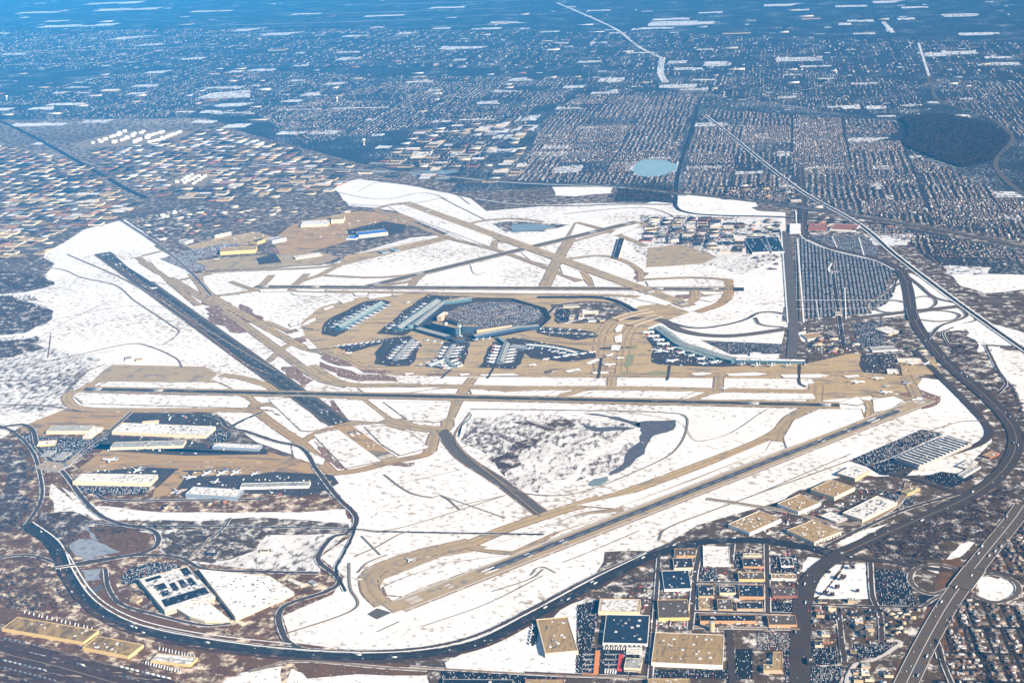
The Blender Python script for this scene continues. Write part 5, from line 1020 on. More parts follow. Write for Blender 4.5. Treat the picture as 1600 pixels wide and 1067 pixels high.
# --- storage tanks
def tanks(s, nx, ny, rad, h, lb, jitter=.2):
    q = [Vector(v) for v in pts(s)]
    cyl = []; seg = 14; V = [(rad * math.cos(2*math.pi*k/seg), rad * math.sin(2*math.pi*k/seg), z) for z in (0, h) for k in range(seg)] + [(0, 0, h + 2)]
    wme = mk('shell', V[:2*seg], [(k, (k+1) % seg, seg + (k+1) % seg, seg + k) for k in range(seg)], MATS['tank_white']); rme = mk('roof', V[seg:], [(k, (k+1) % seg, seg) for k in range(seg)], MATS['tank_white'])
    for i in range(nx):
        for j in range(ny):
            u = (i + .5 + R.uniform(-jitter, jitter)) / nx; v = (j + .5 + R.uniform(-jitter, jitter)) / ny
            c = q[0] * (1-u) * (1-v) + q[1] * u * (1-v) + q[2] * u * v + q[3] * (1-u) * v; s_ = R.uniform(.7, 1.2)
            r = empty('storage_tank', (c.x, c.y, 0)); r.scale = (s_, s_, R.uniform(.8, 1.2)); tag(r, lb, 'tank', lb.replace('tank', 'tanks')); link('shell', wme, r); link('roof', rme, r)
    occupy([tuple(v) for v in q])
sheet('tank_farm_ground', '110,226 190,205 305,205 290,214 220,228 130,232', 'service', 'lot'); sheet('tank_farm_ground', '250,290 290,270 340,275 320,292', 'service', 'lot')
tanks('130,226 180,206 300,206 245,224', 11, 4, 24, 16, 'cream storage tank in the large far tank farm at upper left')
tanks('270,286 295,272 330,276 305,290', 5, 3, 18, 14, 'white storage tank in the small tank farm nearer the airfield')
tanks('225,345 245,336 300,328 280,338', 6, 1, 16, 12, 'white storage tank in the row by the northwest perimeter road')
def water_tower(x, y, lb):
    g = at(x, y); r = empty('water_tower', (g[0], g[1], 0)); tag(r, lb, 'water tower'); seg = 12
    def rev(nm, prof): link(nm, mk(nm, [(a * math.cos(2*math.pi*k/seg), a * math.sin(2*math.pi*k/seg), z) for a, z in prof for k in range(seg)], [(i*seg+k, i*seg+(k+1) % seg, (i+1)*seg+(k+1) % seg, (i+1)*seg+k) for i in range(len(prof)-1) for k in range(seg)], MATS['tank_white']), r)
    rev('stem', [(6, 0), (3.5, 8), (3.5, 30), (8, 34)]); rev('bowl', [(8, 34), (14, 40), (14, 46), (8, 52), (.1, 53)])
water_tower(527, 160, 'white water tower standing alone in the middle distance'); water_tower(11, 157, 'white water tower at the far left edge'); water_tower(569, 227, 'white water tower beyond the northern tollway')
drum('water_tank', 'pale water tank by the snow-covered lawn above the ribbed factory', 'water tank', 1112, 985, 8, 26, 'wall_tan', 'roof_light', 3)
# ================================================================== TOWN, TREES, TRAFFIC
# individual trees on the snowy lawn
def tree(x, y, rad, lb):
    g = at(x, y); r = empty('tree', (g[0], g[1], 0)); tag(r, lb, 'tree', None)
    V = []; Fc = []; rings = [(.5, 0), (.38, rad * .6), (.2, rad * 1.3)]
    for q, z in rings: V += [(q * math.cos(a), q * math.sin(a), z) for a in (0, 1.26, 2.51, 3.77, 5.03)]
    for i in range(2): Fc += [(i*5+k, i*5+(k+1) % 5, (i+1)*5+(k+1) % 5, (i+1)*5+k) for k in range(5)]
    for k in range(6):
        a = k * 1.05 + R.random(); b = len(V); d = Vector((math.cos(a), math.sin(a))) * rad * .75; V += [(.2, 0, rad * .7), (-.2, 0, rad * .7), (d.x, d.y, rad * R.uniform(1.2, 1.7))]; Fc.append((b, b+1, b+2))
    link('trunk', mk('trunk', V, Fc, MATS['bark']), r)
    a = Acc(); crowns(a, np.array([[0., 0.]]), rad, 70, 3); o = a.build('crown', [MATS['twig'], MATS['twig2'], MATS['twig3']], r)
for i, (x, y, s) in enumerate([(1332, 890, 9), (1316, 907, 11), (1308, 920, 8), (1340, 925, 6), (1296, 896, 6), (1290, 930, 9), (1300, 932, 8)]):
    tree(x, y, s, ['bare tree at the top of the snowy lawn by the avenue', 'largest bare tree in the middle of the snowy lawn', 'bare tree below the largest on the snowy lawn', 'small bare tree at the right of the snowy lawn', 'small bare tree at the left edge of the snowy lawn', 'bare tree at the lower left of the snowy lawn', 'bare tree at the lower edge of the snowy lawn'][i])
TWIGS = ['twig', 'twig2', 'twig3']
def scatter(poly, step, keep=1.0):
    xs = [q[0] for q in poly]; ys = [q[1] for q in poly]
    gx = np.arange(min(xs), max(xs), step); gy = np.arange(min(ys), max(ys), step)
    if len(gx) * len(gy) == 0: return np.zeros((0, 2))
    X, Y = np.meshgrid(gx, gy); X = X + NR.uniform(-.5, .5, X.shape) * step; Y = Y + NR.uniform(-.5, .5, Y.shape) * step
    k = pip(X, Y, poly) & (NR.random(X.shape) < keep); return np.stack([X[k], Y[k]], 1)
def wood(s, step, rad, keep, label, twigs=TWIGS, free=True):
    c = scatter(jag(pts(s), .2 if keep < .95 else .05), step, keep)
    if free: c = c[is_free(c)]
    if keep < .95: c = c[NR.random(len(c)) < .15 + 1.1 * patchy(c, 60)]
    a = Acc(); crowns(a, c, NR.uniform(.6, 1.35, len(c)) * rad * 1.15, 13, len(twigs)); o = a.build('woodland', [MATS[t] for t in twigs]); tag(o, label, 'woodland', kind='stuff')
WD = [('1352,855 1420,832 1470,842 1480,872 1430,882 1380,878', 8, 4.5, .6, 'bare wood between the expressway and the lower road'), ('1400,830 1470,800 1560,770 1590,762 1570,810 1530,850 1480,845', 8, 4.5, .5, 'bare wood with snow gaps above the expressway'),
 ('-40,690 20,690 40,720 45,780 30,820 -40,850', 8, 5, .7, 'dark brown wood at the left edge'), ('60,800 120,800 160,840 110,870 95,850', 8, 4, .5, 'brown scrub left of the frozen pond'), ('-40,870 85,860 105,900 140,950 60,955 -40,935', 9, 4.5, .45, 'snowy scrub wood in the near left corner'),
 ('-40,470 20,462 75,482 80,500 40,520 -40,530', 11, 5, .7, 'dark wood on the west snowfield'), ('-40,425 20,425 60,432 85,445 60,452 -40,465', 11, 5, .6, 'upper dark wood on the west snowfield'), ('-40,530 60,525 70,545 20,558 -40,568', 11, 4, .4, 'thin wood below the dark wood on the west snowfield'),
 ('1480,520 1510,515 1530,540 1520,570 1490,555', 10, 5, .6, 'dark copse below the loop ramps'), ('1405,185 1480,180 1545,195 1580,215 1560,250 1500,262 1440,240 1410,225', 11, 8, 1.0, 'large dark forest beside the far winding highway', ['twig3', 'twig3', 'twig3']), ('130,815 250,812 545,818 545,832 250,828 140,830', 9, 4, .5, 'scrub strip along the straight lane'),
 ('250,835 350,828 420,832 400,860 330,880 260,865', 9, 4, .5, 'scrub behind the office complex'), ('950,925 1000,900 1060,862 1080,870 1020,905 1010,930', 8, 4, .45, 'bare thicket between the curved road and the warehouses'), ('1510,560 1550,545 1600,640 1640,700 1640,800 1600,780 1590,680 1560,620', 10, 4.5, .4, 'bare trees beyond the great road bend'),
 ('1250,505 1420,492 1440,530 1470,575 1440,590 1370,588 1345,552 1260,568 1240,560', 13, 4, .25, 'scattered trees round the access road depots'), ('960,292 1050,290 1052,318 960,315', 14, 6, .9, 'dark wood south of the lake')]
for a in WD: wood(*a)
wood('112,838 150,822 205,825 235,842 228,860 195,868 190,850 150,840', 8, 3, .3, 'rust coloured scrub round the frozen pond', ['twig_warm', 'twig', 'twig_warm'])
wood('1340,740 1470,770 1500,770 1420,810 1290,858 1100,838', 12, 3.5, .12, 'sparse trees among the freight sheds')

# --- houses: streets run north-south; the nearest 300 are things of their own, the rest one mass
HM = ['house_wall', 'house_brick', 'house_roof', 'house_roof_brown', 'house_snow']
HOUSES = []   # (x, y, sx, sy, h, rz, wall, ra, rb)
STREETS = []
def suburb(s, keep=.85, block=82.0, lotw=17.0, rz=0.0, tree_step=13.0, tree_keep=.5, streets=True, snow=.34, lab='', hs=1.0, S=None):
    """super-blocks of streets; each block of ~380 m takes its own street direction, spacing and density"""
    poly = pts(s); c0 = np.mean(np.array(poly), 0); ca, sa = math.cos(rz), math.sin(rz)
    L = np.array([((x - c0[0]) * ca + (y - c0[1]) * sa, -(x - c0[0]) * sa + (y - c0[1]) * ca) for x, y in poly]); lo, hi = L.min(0), L.max(0)
    S = S or (400.0 if block < 120 else 800.0); rows = []; V = []; Fc = []; open_ = []
    def world(p): return [(c0[0] + x * ca - y * sa, c0[1] + x * sa + y * ca) for x, y in p]
    def quad(x0, y0, x1, y1, z):
        w_ = world([(x0, y0), (x1, y0), (x1, y1), (x0, y1)]); m_ = (sum(q[0] for q in w_) / 4, sum(q[1] for q in w_) / 4)
        if not pip(np.array([m_[0]]), np.array([m_[1]]), poly)[0] or not is_free(np.array([m_]))[0]: return
        i = len(V); V.extend([(x, y, z) for x, y in w_]); Fc.append((i, i+1, i+2, i+3))
    for bx in np.arange(lo[0], hi[0], S):
        for by in np.arange(lo[1], hi[1], S):
            typ = R.random(); ns = R.random() < .72; pit = block * R.uniform(.82, 1.22); lw = lotw * R.uniform(.85, 1.3); kp = keep * R.uniform(.6, 1.05) if (typ > .12 or S < 300) else keep * .12
            if typ < .06 and S > 300: open_.append(world([(bx + 20, by + 20), (bx + S * R.uniform(.4, .9), by + 20), (bx + S * R.uniform(.4, .9), by + S * R.uniform(.3, .8)), (bx + 20, by + S * .5)]))
            ph = R.uniform(0, pit)
            for t in np.arange(ph, S, pit):
                for sd in (-1, 1):
                    yy = np.arange(14, S - 10, lw); m = len(yy); a_ = t + sd * (19 + R.uniform(-2, 3)) + NR.uniform(-7, 7, m); b_ = yy + NR.uniform(-6, 6, m)
                    k = NR.random(m) < kp; q = np.stack([bx + (a_ if ns else b_), by + (b_ if ns else a_)], 1)[k]; rows.append(np.column_stack([q, np.full(len(q), 0.0 if ns else 1.0)]))
                if streets:
                    for u in np.arange(0, S, 50): quad(*((bx + t - 4, by + u, bx + t + 4, by + u + 50) if ns else (bx + u, by + t - 4, bx + u + 50, by + t + 4)), .76)
            if streets:
                for u in np.arange(0, S, 50): quad(bx - 6, by + u, bx + 6, by + u + 50, .775); quad(bx + u, by - 6, bx + u + 50, by + 6, .79)
    if not rows: return
    C = np.concatenate(rows); W = np.stack([c0[0] + C[:, 0] * ca - C[:, 1] * sa, c0[1] + C[:, 0] * sa + C[:, 1] * ca], 1)
    k = pip(W[:, 0], W[:, 1], poly) & is_free(W); W = W[k]; D = C[k, 2]; n = len(W)
    ns = NR.random(n) < snow; rb = np.where(ns, 4, NR.choice([2, 2, 3], n)); ra = np.where(NR.random(n) < snow * .6, 4, NR.choice([2, 2, 3], n))
    HOUSES.append(np.column_stack([W, NR.uniform(8, 16, n) * hs, NR.uniform(7, 12, n) * hs, NR.uniform(3.0, 6.0, n), np.where(NR.random(n) < .6, rz, rz + math.pi / 2) + NR.uniform(-.05, .05, n), NR.choice([0, 1], n), ra, rb]))
    if V: tag(link('street_grid', mk('street_grid', V, Fc, MATS['asphalt'])), kind='structure')
    for q in open_: sheet('snow_field', jag(q, .12), 'snow_far', 'snow', occ=False, z=.765 + R.random() * .01)
    t = scatter(poly, tree_step, tree_keep); t = t[is_free(t)]; t = t[NR.random(len(t)) < .35 + .65 * patchy(t, 160)]
    a = Acc(); crowns(a, t, NR.uniform(2.8, 6.6, len(t)) * (1 if hs == 1 else 2.2), 6, 3); o = a.build('street_trees', [MATS[q] for q in TWIGS]); tag(o, lab, 'trees', kind='stuff')
suburb('1478,968 1500,935 1640,955 1640,1110 1470,1110 1468,1050', 1.0, 46, 12.5, .06, 9, .4, snow=.5, S=140, lab='bare street trees among the near houses at the lower right')
suburb('1530,870 1600,810 1640,830 1640,900 1560,895', .95, 50, 14, .06, 10, .4, S=150, lab='bare trees among the houses beyond the expressway loops')
suburb('1550,560 1590,560 1640,640 1640,760 1600,660', .7, 66, 17, 0, 12, .4, S=200, lab='bare trees among the scattered houses at the right edge')
suburb('1065,300 1085,190 1110,172 1400,190 1412,228 1445,250 1640,335 1640,385 1480,358 1340,332 1190,312', .9, 72, 15, 0, 13, .6, lab='bare trees among the houses of the northeastern suburb')
suburb('1330,346 1480,372 1640,402 1640,432 1480,424 1430,385', .9, 72, 15, 0, 12, .6, lab='bare trees among the houses below the tollway')
suburb('805,282 850,190 900,150 1090,150 1070,200 1050,285 960,288', .9, 72, 15, 0, 13, .65, lab='bare trees among the houses west of the lake')
suburb('620,262 640,200 830,165 820,200 740,262', .4, 84, 19, 0, 17, .6, lab='bare trees of the district beyond the tollway')
suburb('400,180 640,120 900,120 880,160 640,200 480,225', .6, 90, 20, 0, 21, .75, lab='bare trees of the far northern suburb', streets=False)
suburb('-60,170 200,110 420,110 640,120 480,185 320,180 100,190', .45, 110, 26, 0, 30, .7, lab='bare trees of the far northwestern suburb', streets=False)
suburb('900,150 900,115 1250,110 1440,130 1440,180 1100,165', .5, 100, 24, 0, 28, .7, lab='bare trees of the far suburb behind the lake', streets=False)
suburb('1480,165 1460,125 1700,130 1700,260 1590,220 1560,190', .6, 90, 20, 0, 24, .6, lab='bare trees of the far eastern suburb', streets=False)
suburb('-200,110 -150,50 400,45 900,50 1700,70 1700,128 1440,118 900,108 400,104', .3, 150, 40, 0, 50, .7, lab='bare trees of the most distant suburbs', streets=False, hs=1.7)
H = np.concatenate(HOUSES); cam_d = np.hypot(H[:, 0], H[:, 1]); order = np.argsort(cam_d); H = H[order]
# only houses that fall inside the photograph's frame are worth an object each
def project(x, y, z=3.0):
    d = np.stack([x, y, np.full(len(x), z - ALT)], 1); f = d @ np.array(FWD); return PW/2 + FOC * (d @ np.array(CX)) / f, PH/2 - FOC * (d @ np.array(CY)) / f
px, py = project(H[:, 0], H[:, 1]); vis = (px > 3) & (px < 1597) & (py > 0) & (py < 1064)
near = np.where(vis)[0][:300]; sel = np.zeros(len(H), bool); sel[near] = True
hm = {}
for i in near:
    x, y, sx, sy, h, rz, wm, ra, rb = H[i]; key = (int(wm), int(ra), int(rb))
    if key not in hm:
        a = Acc(); gables(a, np.zeros((1, 2)), 1.0, 1.0, 1.0, 0.0, key[0], key[1], key[2]); o = a.build('house', [MATS[q] for q in HM]); hm[key] = o.data; bpy.data.objects.remove(o)
    o = link('house', hm[key]); o.location = (x, y, 0); o.scale = (sx, sy, h); o.rotation_euler = (0, 0, rz)
    z = 'lower right corner' if py[i] > 935 else ('streets beyond the expressway loops' if py[i] > 800 else 'right edge beyond the great road bend')
    roofw = 'snow-covered' if rb == 4 and ra == 4 else ('half snow-covered' if rb == 4 or ra == 4 else ('brown' if ra == 3 else 'dark grey'))
    wallw = 'brick' if wm == 1 else 'pale'
    tag(o, 'small %s house with %s roof in the %s' % (wallw, roofw, z), 'house', '%s houses with %s roofs, %s' % (wallw, roofw, z))
Hs = H[~sel]; a = Acc(); gables(a, Hs[:, :2], Hs[:, 2], Hs[:, 3], Hs[:, 4], Hs[:, 5], Hs[:, 6].astype(int), Hs[:, 7].astype(int), Hs[:, 8].astype(int))
tag(a.build('suburban_houses', [MATS[q] for q in HM]), 'thousands of small houses of the far suburbs, roofs part snow', 'houses', kind='stuff')

# --- industrial districts: flat-roofed boxes; the biggest in view are things, the rest one mass
IND = []
IM = ['wall_cream', 'wall_white', 'wall_tan', 'wall_brick', 'roof_tan', 'roof_snow', 'roof_light', 'roof_dark', 'roof_grey', 'roof_ochre', 'wall_orange']
def district(s, gx, gy, size, mix, keep=.8, rz=0.0, where='', jit=.36, streets=0):
    poly = pts(s); xs = [q[0] for q in poly]; ys = [q[1] for q in poly]
    X, Y = np.meshgrid(np.arange(min(xs), max(xs), gx), np.arange(min(ys), max(ys), gy)); 
    if streets:   # a street every few cells, both ways
        V = []; Fc = []
        def seg(x0, y0, x1, y1, z):
            m_ = ((x0 + x1) / 2, (y0 + y1) / 2)
            if pip(np.array([m_[0]]), np.array([m_[1]]), poly)[0] and is_free(np.array([m_]))[0]: i = len(V); V.extend([(x0, y0, z), (x1, y0, z), (x1, y1, z), (x0, y1, z)]); Fc.append((i, i+1, i+2, i+3))
        for i, x_ in enumerate(np.arange(min(xs), max(xs), gx)):
            if i % streets == 0:
                for y_ in np.arange(min(ys), max(ys), 60): seg(x_ - gx / 2 - 8, y_, x_ - gx / 2 + 8, y_ + 60, .76)
        for j, y_ in enumerate(np.arange(min(ys), max(ys), gy)):
            if j % 2 == 0:
                for x_ in np.arange(min(xs), max(xs), 60): seg(x_, y_ - gy / 2 - 9, x_ + 60, y_ - gy / 2 + 9, .775)
        if V: tag(link('street_grid', mk('street_grid', V, Fc, MATS['road'])), kind='structure')
    X = X + NR.uniform(-jit, jit, X.shape) * gx; Y = Y + NR.uniform(-jit, jit, Y.shape) * gy
    k = pip(X, Y, poly) & (NR.random(X.shape) < keep); c = np.stack([X[k], Y[k]], 1); c = c[is_free(c)]; n = len(c)
    for i in range(n):
        w_ = NR.uniform(*size) * NR.choice([1, 1, 1.5]); d_ = NR.uniform(*size) * .8; w_ = min(w_, gx * (1 - jit) * .94); d_ = min(d_, gy * (1 - jit) * .94)
        roof = NR.choice(mix); wall = NR.choice([0, 2, 3, 8, 8, 7, 8, 2]); IND.append((c[i, 0], c[i, 1], w_, d_, NR.uniform(5.5, 10), rz + NR.uniform(-.02, .02), wall, roof, where))
TAN = [4, 9, 8, 8, 7, 7, 8, 6]; MIX = [5, 6, 7, 8, 8, 4, 7, 8]; WHT = [5, 6, 5, 7, 8, 8, 7]
district('-60,425 -60,300 120,270 220,320 200,335 60,398', 92, 84, (46, 105), TAN + [5, 4], .92, 0, 'industrial district at the left edge beyond the tracks', .08, 3)
district('-60,300 -60,215 110,250 200,300 120,272', 104, 96, (50, 115), TAN + [5], .9, 0, 'industrial district left of the far motorway', .08, 3)
district('130,240 330,200 560,262 520,300 340,318 240,310', 108, 98, (45, 110), MIX + [5, 4], .82, 0, 'industrial district northwest of the runways', .1, 3)
district('560,275 640,205 830,180 810,290 700,285', 125, 120, (50, 125), WHT, .75, 0, 'industrial district beyond the northern tollway', .1, 4)
district('1005,340 1158,338 1158,392 1110,398 1100,385 1010,378', 74, 78, (34, 74), WHT + [7, 8, 5, 5], .85, 0, 'service area right of the crossing runways', .12, 3)
district('1165,345 1225,345 1225,366 1165,368', 60, 60, (22, 45), WHT, .7, 0, 'service strip above the navy blocks')
district('1165,400 1225,400 1225,430 1165,430', 70, 70, (10, 30), WHT, .4, 0, 'service strip below the navy blocks')
district('1250,300 1330,340 1400,352 1330,366 1262,366', 95, 90, (35, 70), MIX, .6, 0, 'blocks between the tollway and the big car park')
district('1060,300 1190,285 1250,300 1250,322 1180,312', 110, 100, (35, 70), MIX, .6, 0, 'blocks right of the lake')
district('1262,945 1305,945 1305,1008 1262,1010', 36, 40, (16, 36), MIX, .95, .03, 'small works yard right of the avenue')
district('1318,952 1372,952 1374,1002 1322,1004', 38, 42, (16, 38), MIX, .9, .03, 'small works yard above the slip road')
district('1380,955 1440,952 1405,1002 1384,1000', 24, 26, (6, 18), MIX, .8, .03, 'truck yard beside the expressway')
district('1385,900 1408,898 1418,945 1392,948', 34, 34, (14, 28), TAN, .7, .03, 'court near the expressway loop')
district('1262,936 1345,938 1345,946 1262,946', 40, 30, (18, 30), MIX, .9, .03, 'row under the snowy lawn')
district('420,350 470,335 540,325 620,332 630,345 560,360 480,375', 100, 90, (30, 55), MIX, .3, 0, 'northern hangar area')
district('310,395 420,400 430,418 330,422', 90, 80, (30, 50), MIX, .3, 0, 'yards below the long yellow hangar')
district('1250,508 1340,506 1340,550 1260,560', 70, 70, (22, 45), MIX, .6, 0, 'depots below the access highway')
district('1405,505 1440,540 1455,570 1400,548', 60, 60, (20, 40), MIX, .5, 0, 'depots beside the lower expressway')
district('1262,1012 1400,1010 1390,1075 1262,1075', 38, 42, (16, 38), MIX, .9, .03, 'works yards at the bottom edge')
district('150,780 420,782 520,770 520,790 150,800', 70, 50, (10, 26), MIX, .25, 0, 'strip below the cargo sheds')
district('300,690 420,700 420,715 180,712 180,700', 60, 60, (10, 24), TAN, .4, 0, 'western cargo area')
district('200,345 340,325 420,322 470,330 330,365 250,380', 85, 75, (25, 60), MIX, .6, 0, 'yards north of the yellow hangars')
district('250,845 420,838 480,870 440,885 330,872', 90, 80, (16, 30), MIX, .3, 0, 'yards behind the huge white roof')
district('-200,195 -100,120 400,100 900,90 1100,130 640,195 300,185', 330, 360, (50, 140), WHT, .28, 0, 'far northern districts')
district('1050,140 1100,90 1700,100 1700,200 1480,150', 300, 320, (50, 130), WHT, .3, 0, 'far northeastern districts')
district('-300,100 -200,20 800,10 1800,20 1800,100 900,85', 620, 760, (100, 260), WHT, .2, 0, 'most distant districts')
IND.sort(key=lambda r: -(r[2] * r[3]) / (r[0] ** 2 + r[1] ** 2) / math.hypot(r[0], r[1]))
ia = Acc(); cnt = 0; im = {}
RN = {4: 'tan', 5: 'snowy', 6: 'pale', 7: 'dark', 8: 'grey', 9: 'ochre'}; WN = {0: 'cream', 1: 'white', 2: 'tan', 3: 'brick', 7: 'dark', 8: 'grey'}
ipx, ipy = project(np.array([r[0] for r in IND]), np.array([r[1] for r in IND]))
for k, (x, y, w_, d_, h, rz, wall, roof, where) in enumerate(IND):
    if cnt < 300 and 0 < ipx[k] < 1600 and 0 < ipy[k] < 1067:
        cnt += 1; key = (int(wall), int(roof))
        if key not in im:
            i2 = .5 - .02; Vw = [(-.5, -.5, 0), (.5, -.5, 0), (.5, .5, 0), (-.5, .5, 0), (-.5, -.5, 1.1), (.5, -.5, 1.1), (.5, .5, 1.1), (-.5, .5, 1.1), (-i2, -i2, 1.1), (i2, -i2, 1.1), (i2, i2, 1.1), (-i2, i2, 1.1), (-i2, -i2, .98), (i2, -i2, .98), (i2, i2, .98), (-i2, i2, .98)]
            Fw = [(i, (i+1) % 4, 4 + (i+1) % 4, 4 + i) for i in range(4)] + [(4 + i, 4 + (i+1) % 4, 8 + (i+1) % 4, 8 + i) for i in range(4)] + [(8 + i, 8 + (i+1) % 4, 12 + (i+1) % 4, 12 + i) for i in range(4)]
            im[key] = (mk('wall', Vw, Fw, MATS[IM[key[0]]]), mk('roof', [(-i2, -i2, 1), (i2, -i2, 1), (i2, i2, 1), (-i2, i2, 1)], [(0, 1, 2, 3)], MATS[IM[key[1]]]))
        r = empty('industrial_building', (x, y, 0), rz); r.scale = (w_, d_, h); lb = '%s-roofed %s-walled flat building in the %s' % (RN[key[1]], WN[key[0]], where)
        tag(r, lb, 'building', lb.replace('building', 'buildings')); link('wall', im[key][0], r); link('roof', im[key][1], r)
        if cnt <= 90:
            for j in range(3):
                o = link('rooftop_unit', unit_mesh(R.choice(['light', 'dark'])), r); o.location = (R.uniform(-.35, .35), R.uniform(-.35, .35), 1.0); o.scale = (5 / w_, 4 / d_, 1.8 / h)
    else: boxes(ia, np.array([[x, y]]), w_, d_, h, rz, int(wall), int(roof))
tag(ia.build('distant_buildings', [MATS[q] for q in IM]), 'hundreds of distant flat-roofed buildings, mostly snow covered', 'buildings', kind='stuff')

# section-line roads of the far plain, one mile apart, some with snowy verges
for k in range(-9, 5):
    x0 = k * 1609.0 - 420; y0 = 15600 if k < -1 else 16200; strip('road', [(x0, y0), (x0 + 40, 22000), (x0, 31000)], 16, 'asphalt', 'lot', curve=False, occ=False)
for k in range(0, 9):
    y0 = 15900 + k * 1609.0; strip('road', [(-15000, y0), (-2000, y0 + 60), (6000, y0)], 18, 'asphalt', 'lot', curve=False, occ=False); strip('snow_bank', [(-12000 + k * 700, y0 + 40), (-9000 + k * 900, y0 + 50)], 30, 'snow_far', 'lot', curve=False, occ=False)
def far_field(x, y, hw, hh):
    """snowy field or park with steps along the survey grid (east-west / north-south edges)"""
    c = at(x, y); wd = abs(at(x + hw, y)[0] - at(x - hw, y)[0]); dp = abs(at(x, y - hh)[1] - at(x, y + hh)[1])
    n = R.randint(2, 4); xs = sorted([-.5, .5] + [R.uniform(-.4, .4) for _ in range(n - 1)]); top = []; bot = []
    for i in range(n):
        t = R.uniform(.2, .5); b_ = R.uniform(.2, .5); top += [(xs[i], t), (xs[i + 1], t)]; bot += [(xs[i], -b_), (xs[i + 1], -b_)]
    p = [(c[0] + u * wd, c[1] + v * dp) for u, v in bot + top[::-1]]
    q = [p[0]]
    for k in p[1:]:
        if abs(k[0] - q[-1][0]) + abs(k[1] - q[-1][1]) > 1: q.append(k)
    sheet('snow_field', jag(q, .07, 1), 'snow_far', 'snow', occ=False, z=.80 + R.random() * .5)
# --- distant snowfields, traced as long flat patches: centre, half width, half height (photo pixels)
FAR = '20,85,22,2 65,107,6,1.2 105,163,40,2 95,145,15,2 60,195,60,3 130,54,5,1 165,39,20,2 135,41,20,1.2 190,85,7,1.5 235,70,25,2 165,103,8,1 125,129,8,1 130,145,16,1 215,146,18,2 370,112,14,2 365,137,20,3 345,137,30,2 300,92,25,2 400,110,12,2 360,177,40,2 320,190,25,3 370,197,25,4 430,242,35,4 455,208,30,3 505,208,30,4 150,190,30,3 60,225,12,3 290,175,20,1.5 545,92,22,3 545,82,25,1.5 470,103,16,1.5 418,110,14,2 550,57,20,2 635,52,17,2 590,43,14,1 470,83,9,1.5 465,126,14,1.5 405,133,10,4 449,147,8,2 455,158,22,2 520,170,120,1.2 580,187,10,2 590,211,14,2 655,128,28,2 678,142,14,3 718,94,14,2 722,105,9,1.5 760,45,30,1.5 690,45,18,1.5 600,25,40,1.2 820,45,10,1 745,187,40,2 690,190,20,2 700,206,25,2 770,200,30,3 780,205,25,3 825,185,22,6 820,200,25,5 860,240,40,5 870,230,30,4 915,200,18,3 790,235,40,4 730,240,35,4 660,240,25,4 600,230,16,3 955,125,26,4 945,145,30,2 940,112,10,1 920,97,25,2 935,67,18,1.5 965,52,18,1.5 1000,83,30,1.5 1065,37,70,4 1050,30,40,2 1020,45,45,2 1110,20,25,1.5 1060,97,20,3 1075,108,32,3 1100,125,24,2 1120,100,30,4 1060,135,40,3 1085,140,30,3 935,17,25,1.5 1250,93,52,5 1275,104,35,2 1240,117,20,1.5 1290,123,18,1.2 1350,131,30,2.5 1250,16,20,1.5 1345,33,30,2 1390,48,10,4 1320,38,16,2 1430,12,30,1.5 1350,53,25,1.5 1460,85,34,4 1500,82,40,4 1530,53,45,3 1560,100,50,3 1330,10,35,2 1415,30,20,2 1460,160,16,1.5 1500,183,24,4 1510,155,15,2 1230,152,20,2 1310,167,25,2 1370,168,22,3 1420,165,16,2 1385,182,22,1.5 1225,240,15,5 1290,262,40,3 1380,262,25,3 1255,265,20,3 1100,262,40,3 1170,270,30,4 985,262,8,8 1060,262,8,10 1030,247,25,2 1240,290,30,4 1190,215,14,4 1580,340,20,5 1560,90,30,2 60,20,40,1.5 200,15,60,2 180,5,50,2 90,33,22,1.2 330,18,40,1.2 480,22,30,1.2 700,12,35,1.2 860,50,20,1.5 880,68,12,1 1370,290,12,6 1390,308,8,5 1430,245,14,2.5'
for q in FAR.split():
    x, y, hw, hh = [float(v) for v in q.split(',')]; far_field(x, y, hw * .7, hh)
for k in range(230):   # small far fields and frozen clearings
    x = R.uniform(-100, 1700); y = R.uniform(-40, 175); hw = R.uniform(2, 16) * (1.1 if y < 80 else .7); hh = R.uniform(.35, 1.2)
    if 1395 < x < 1590 and y > 175: continue
    far_field(x, y, hw * .5, hh * .9)
for s, wd in [('870,5 960,45 1000,75 1035,92', 40), ('1035,92 1032,115 1040,130', 70), ('1380,35 1395,52', 60), ('1435,68 1452,120', 26)]: strip('snow_field', s, wd, 'snow_far', 'road', occ=False)

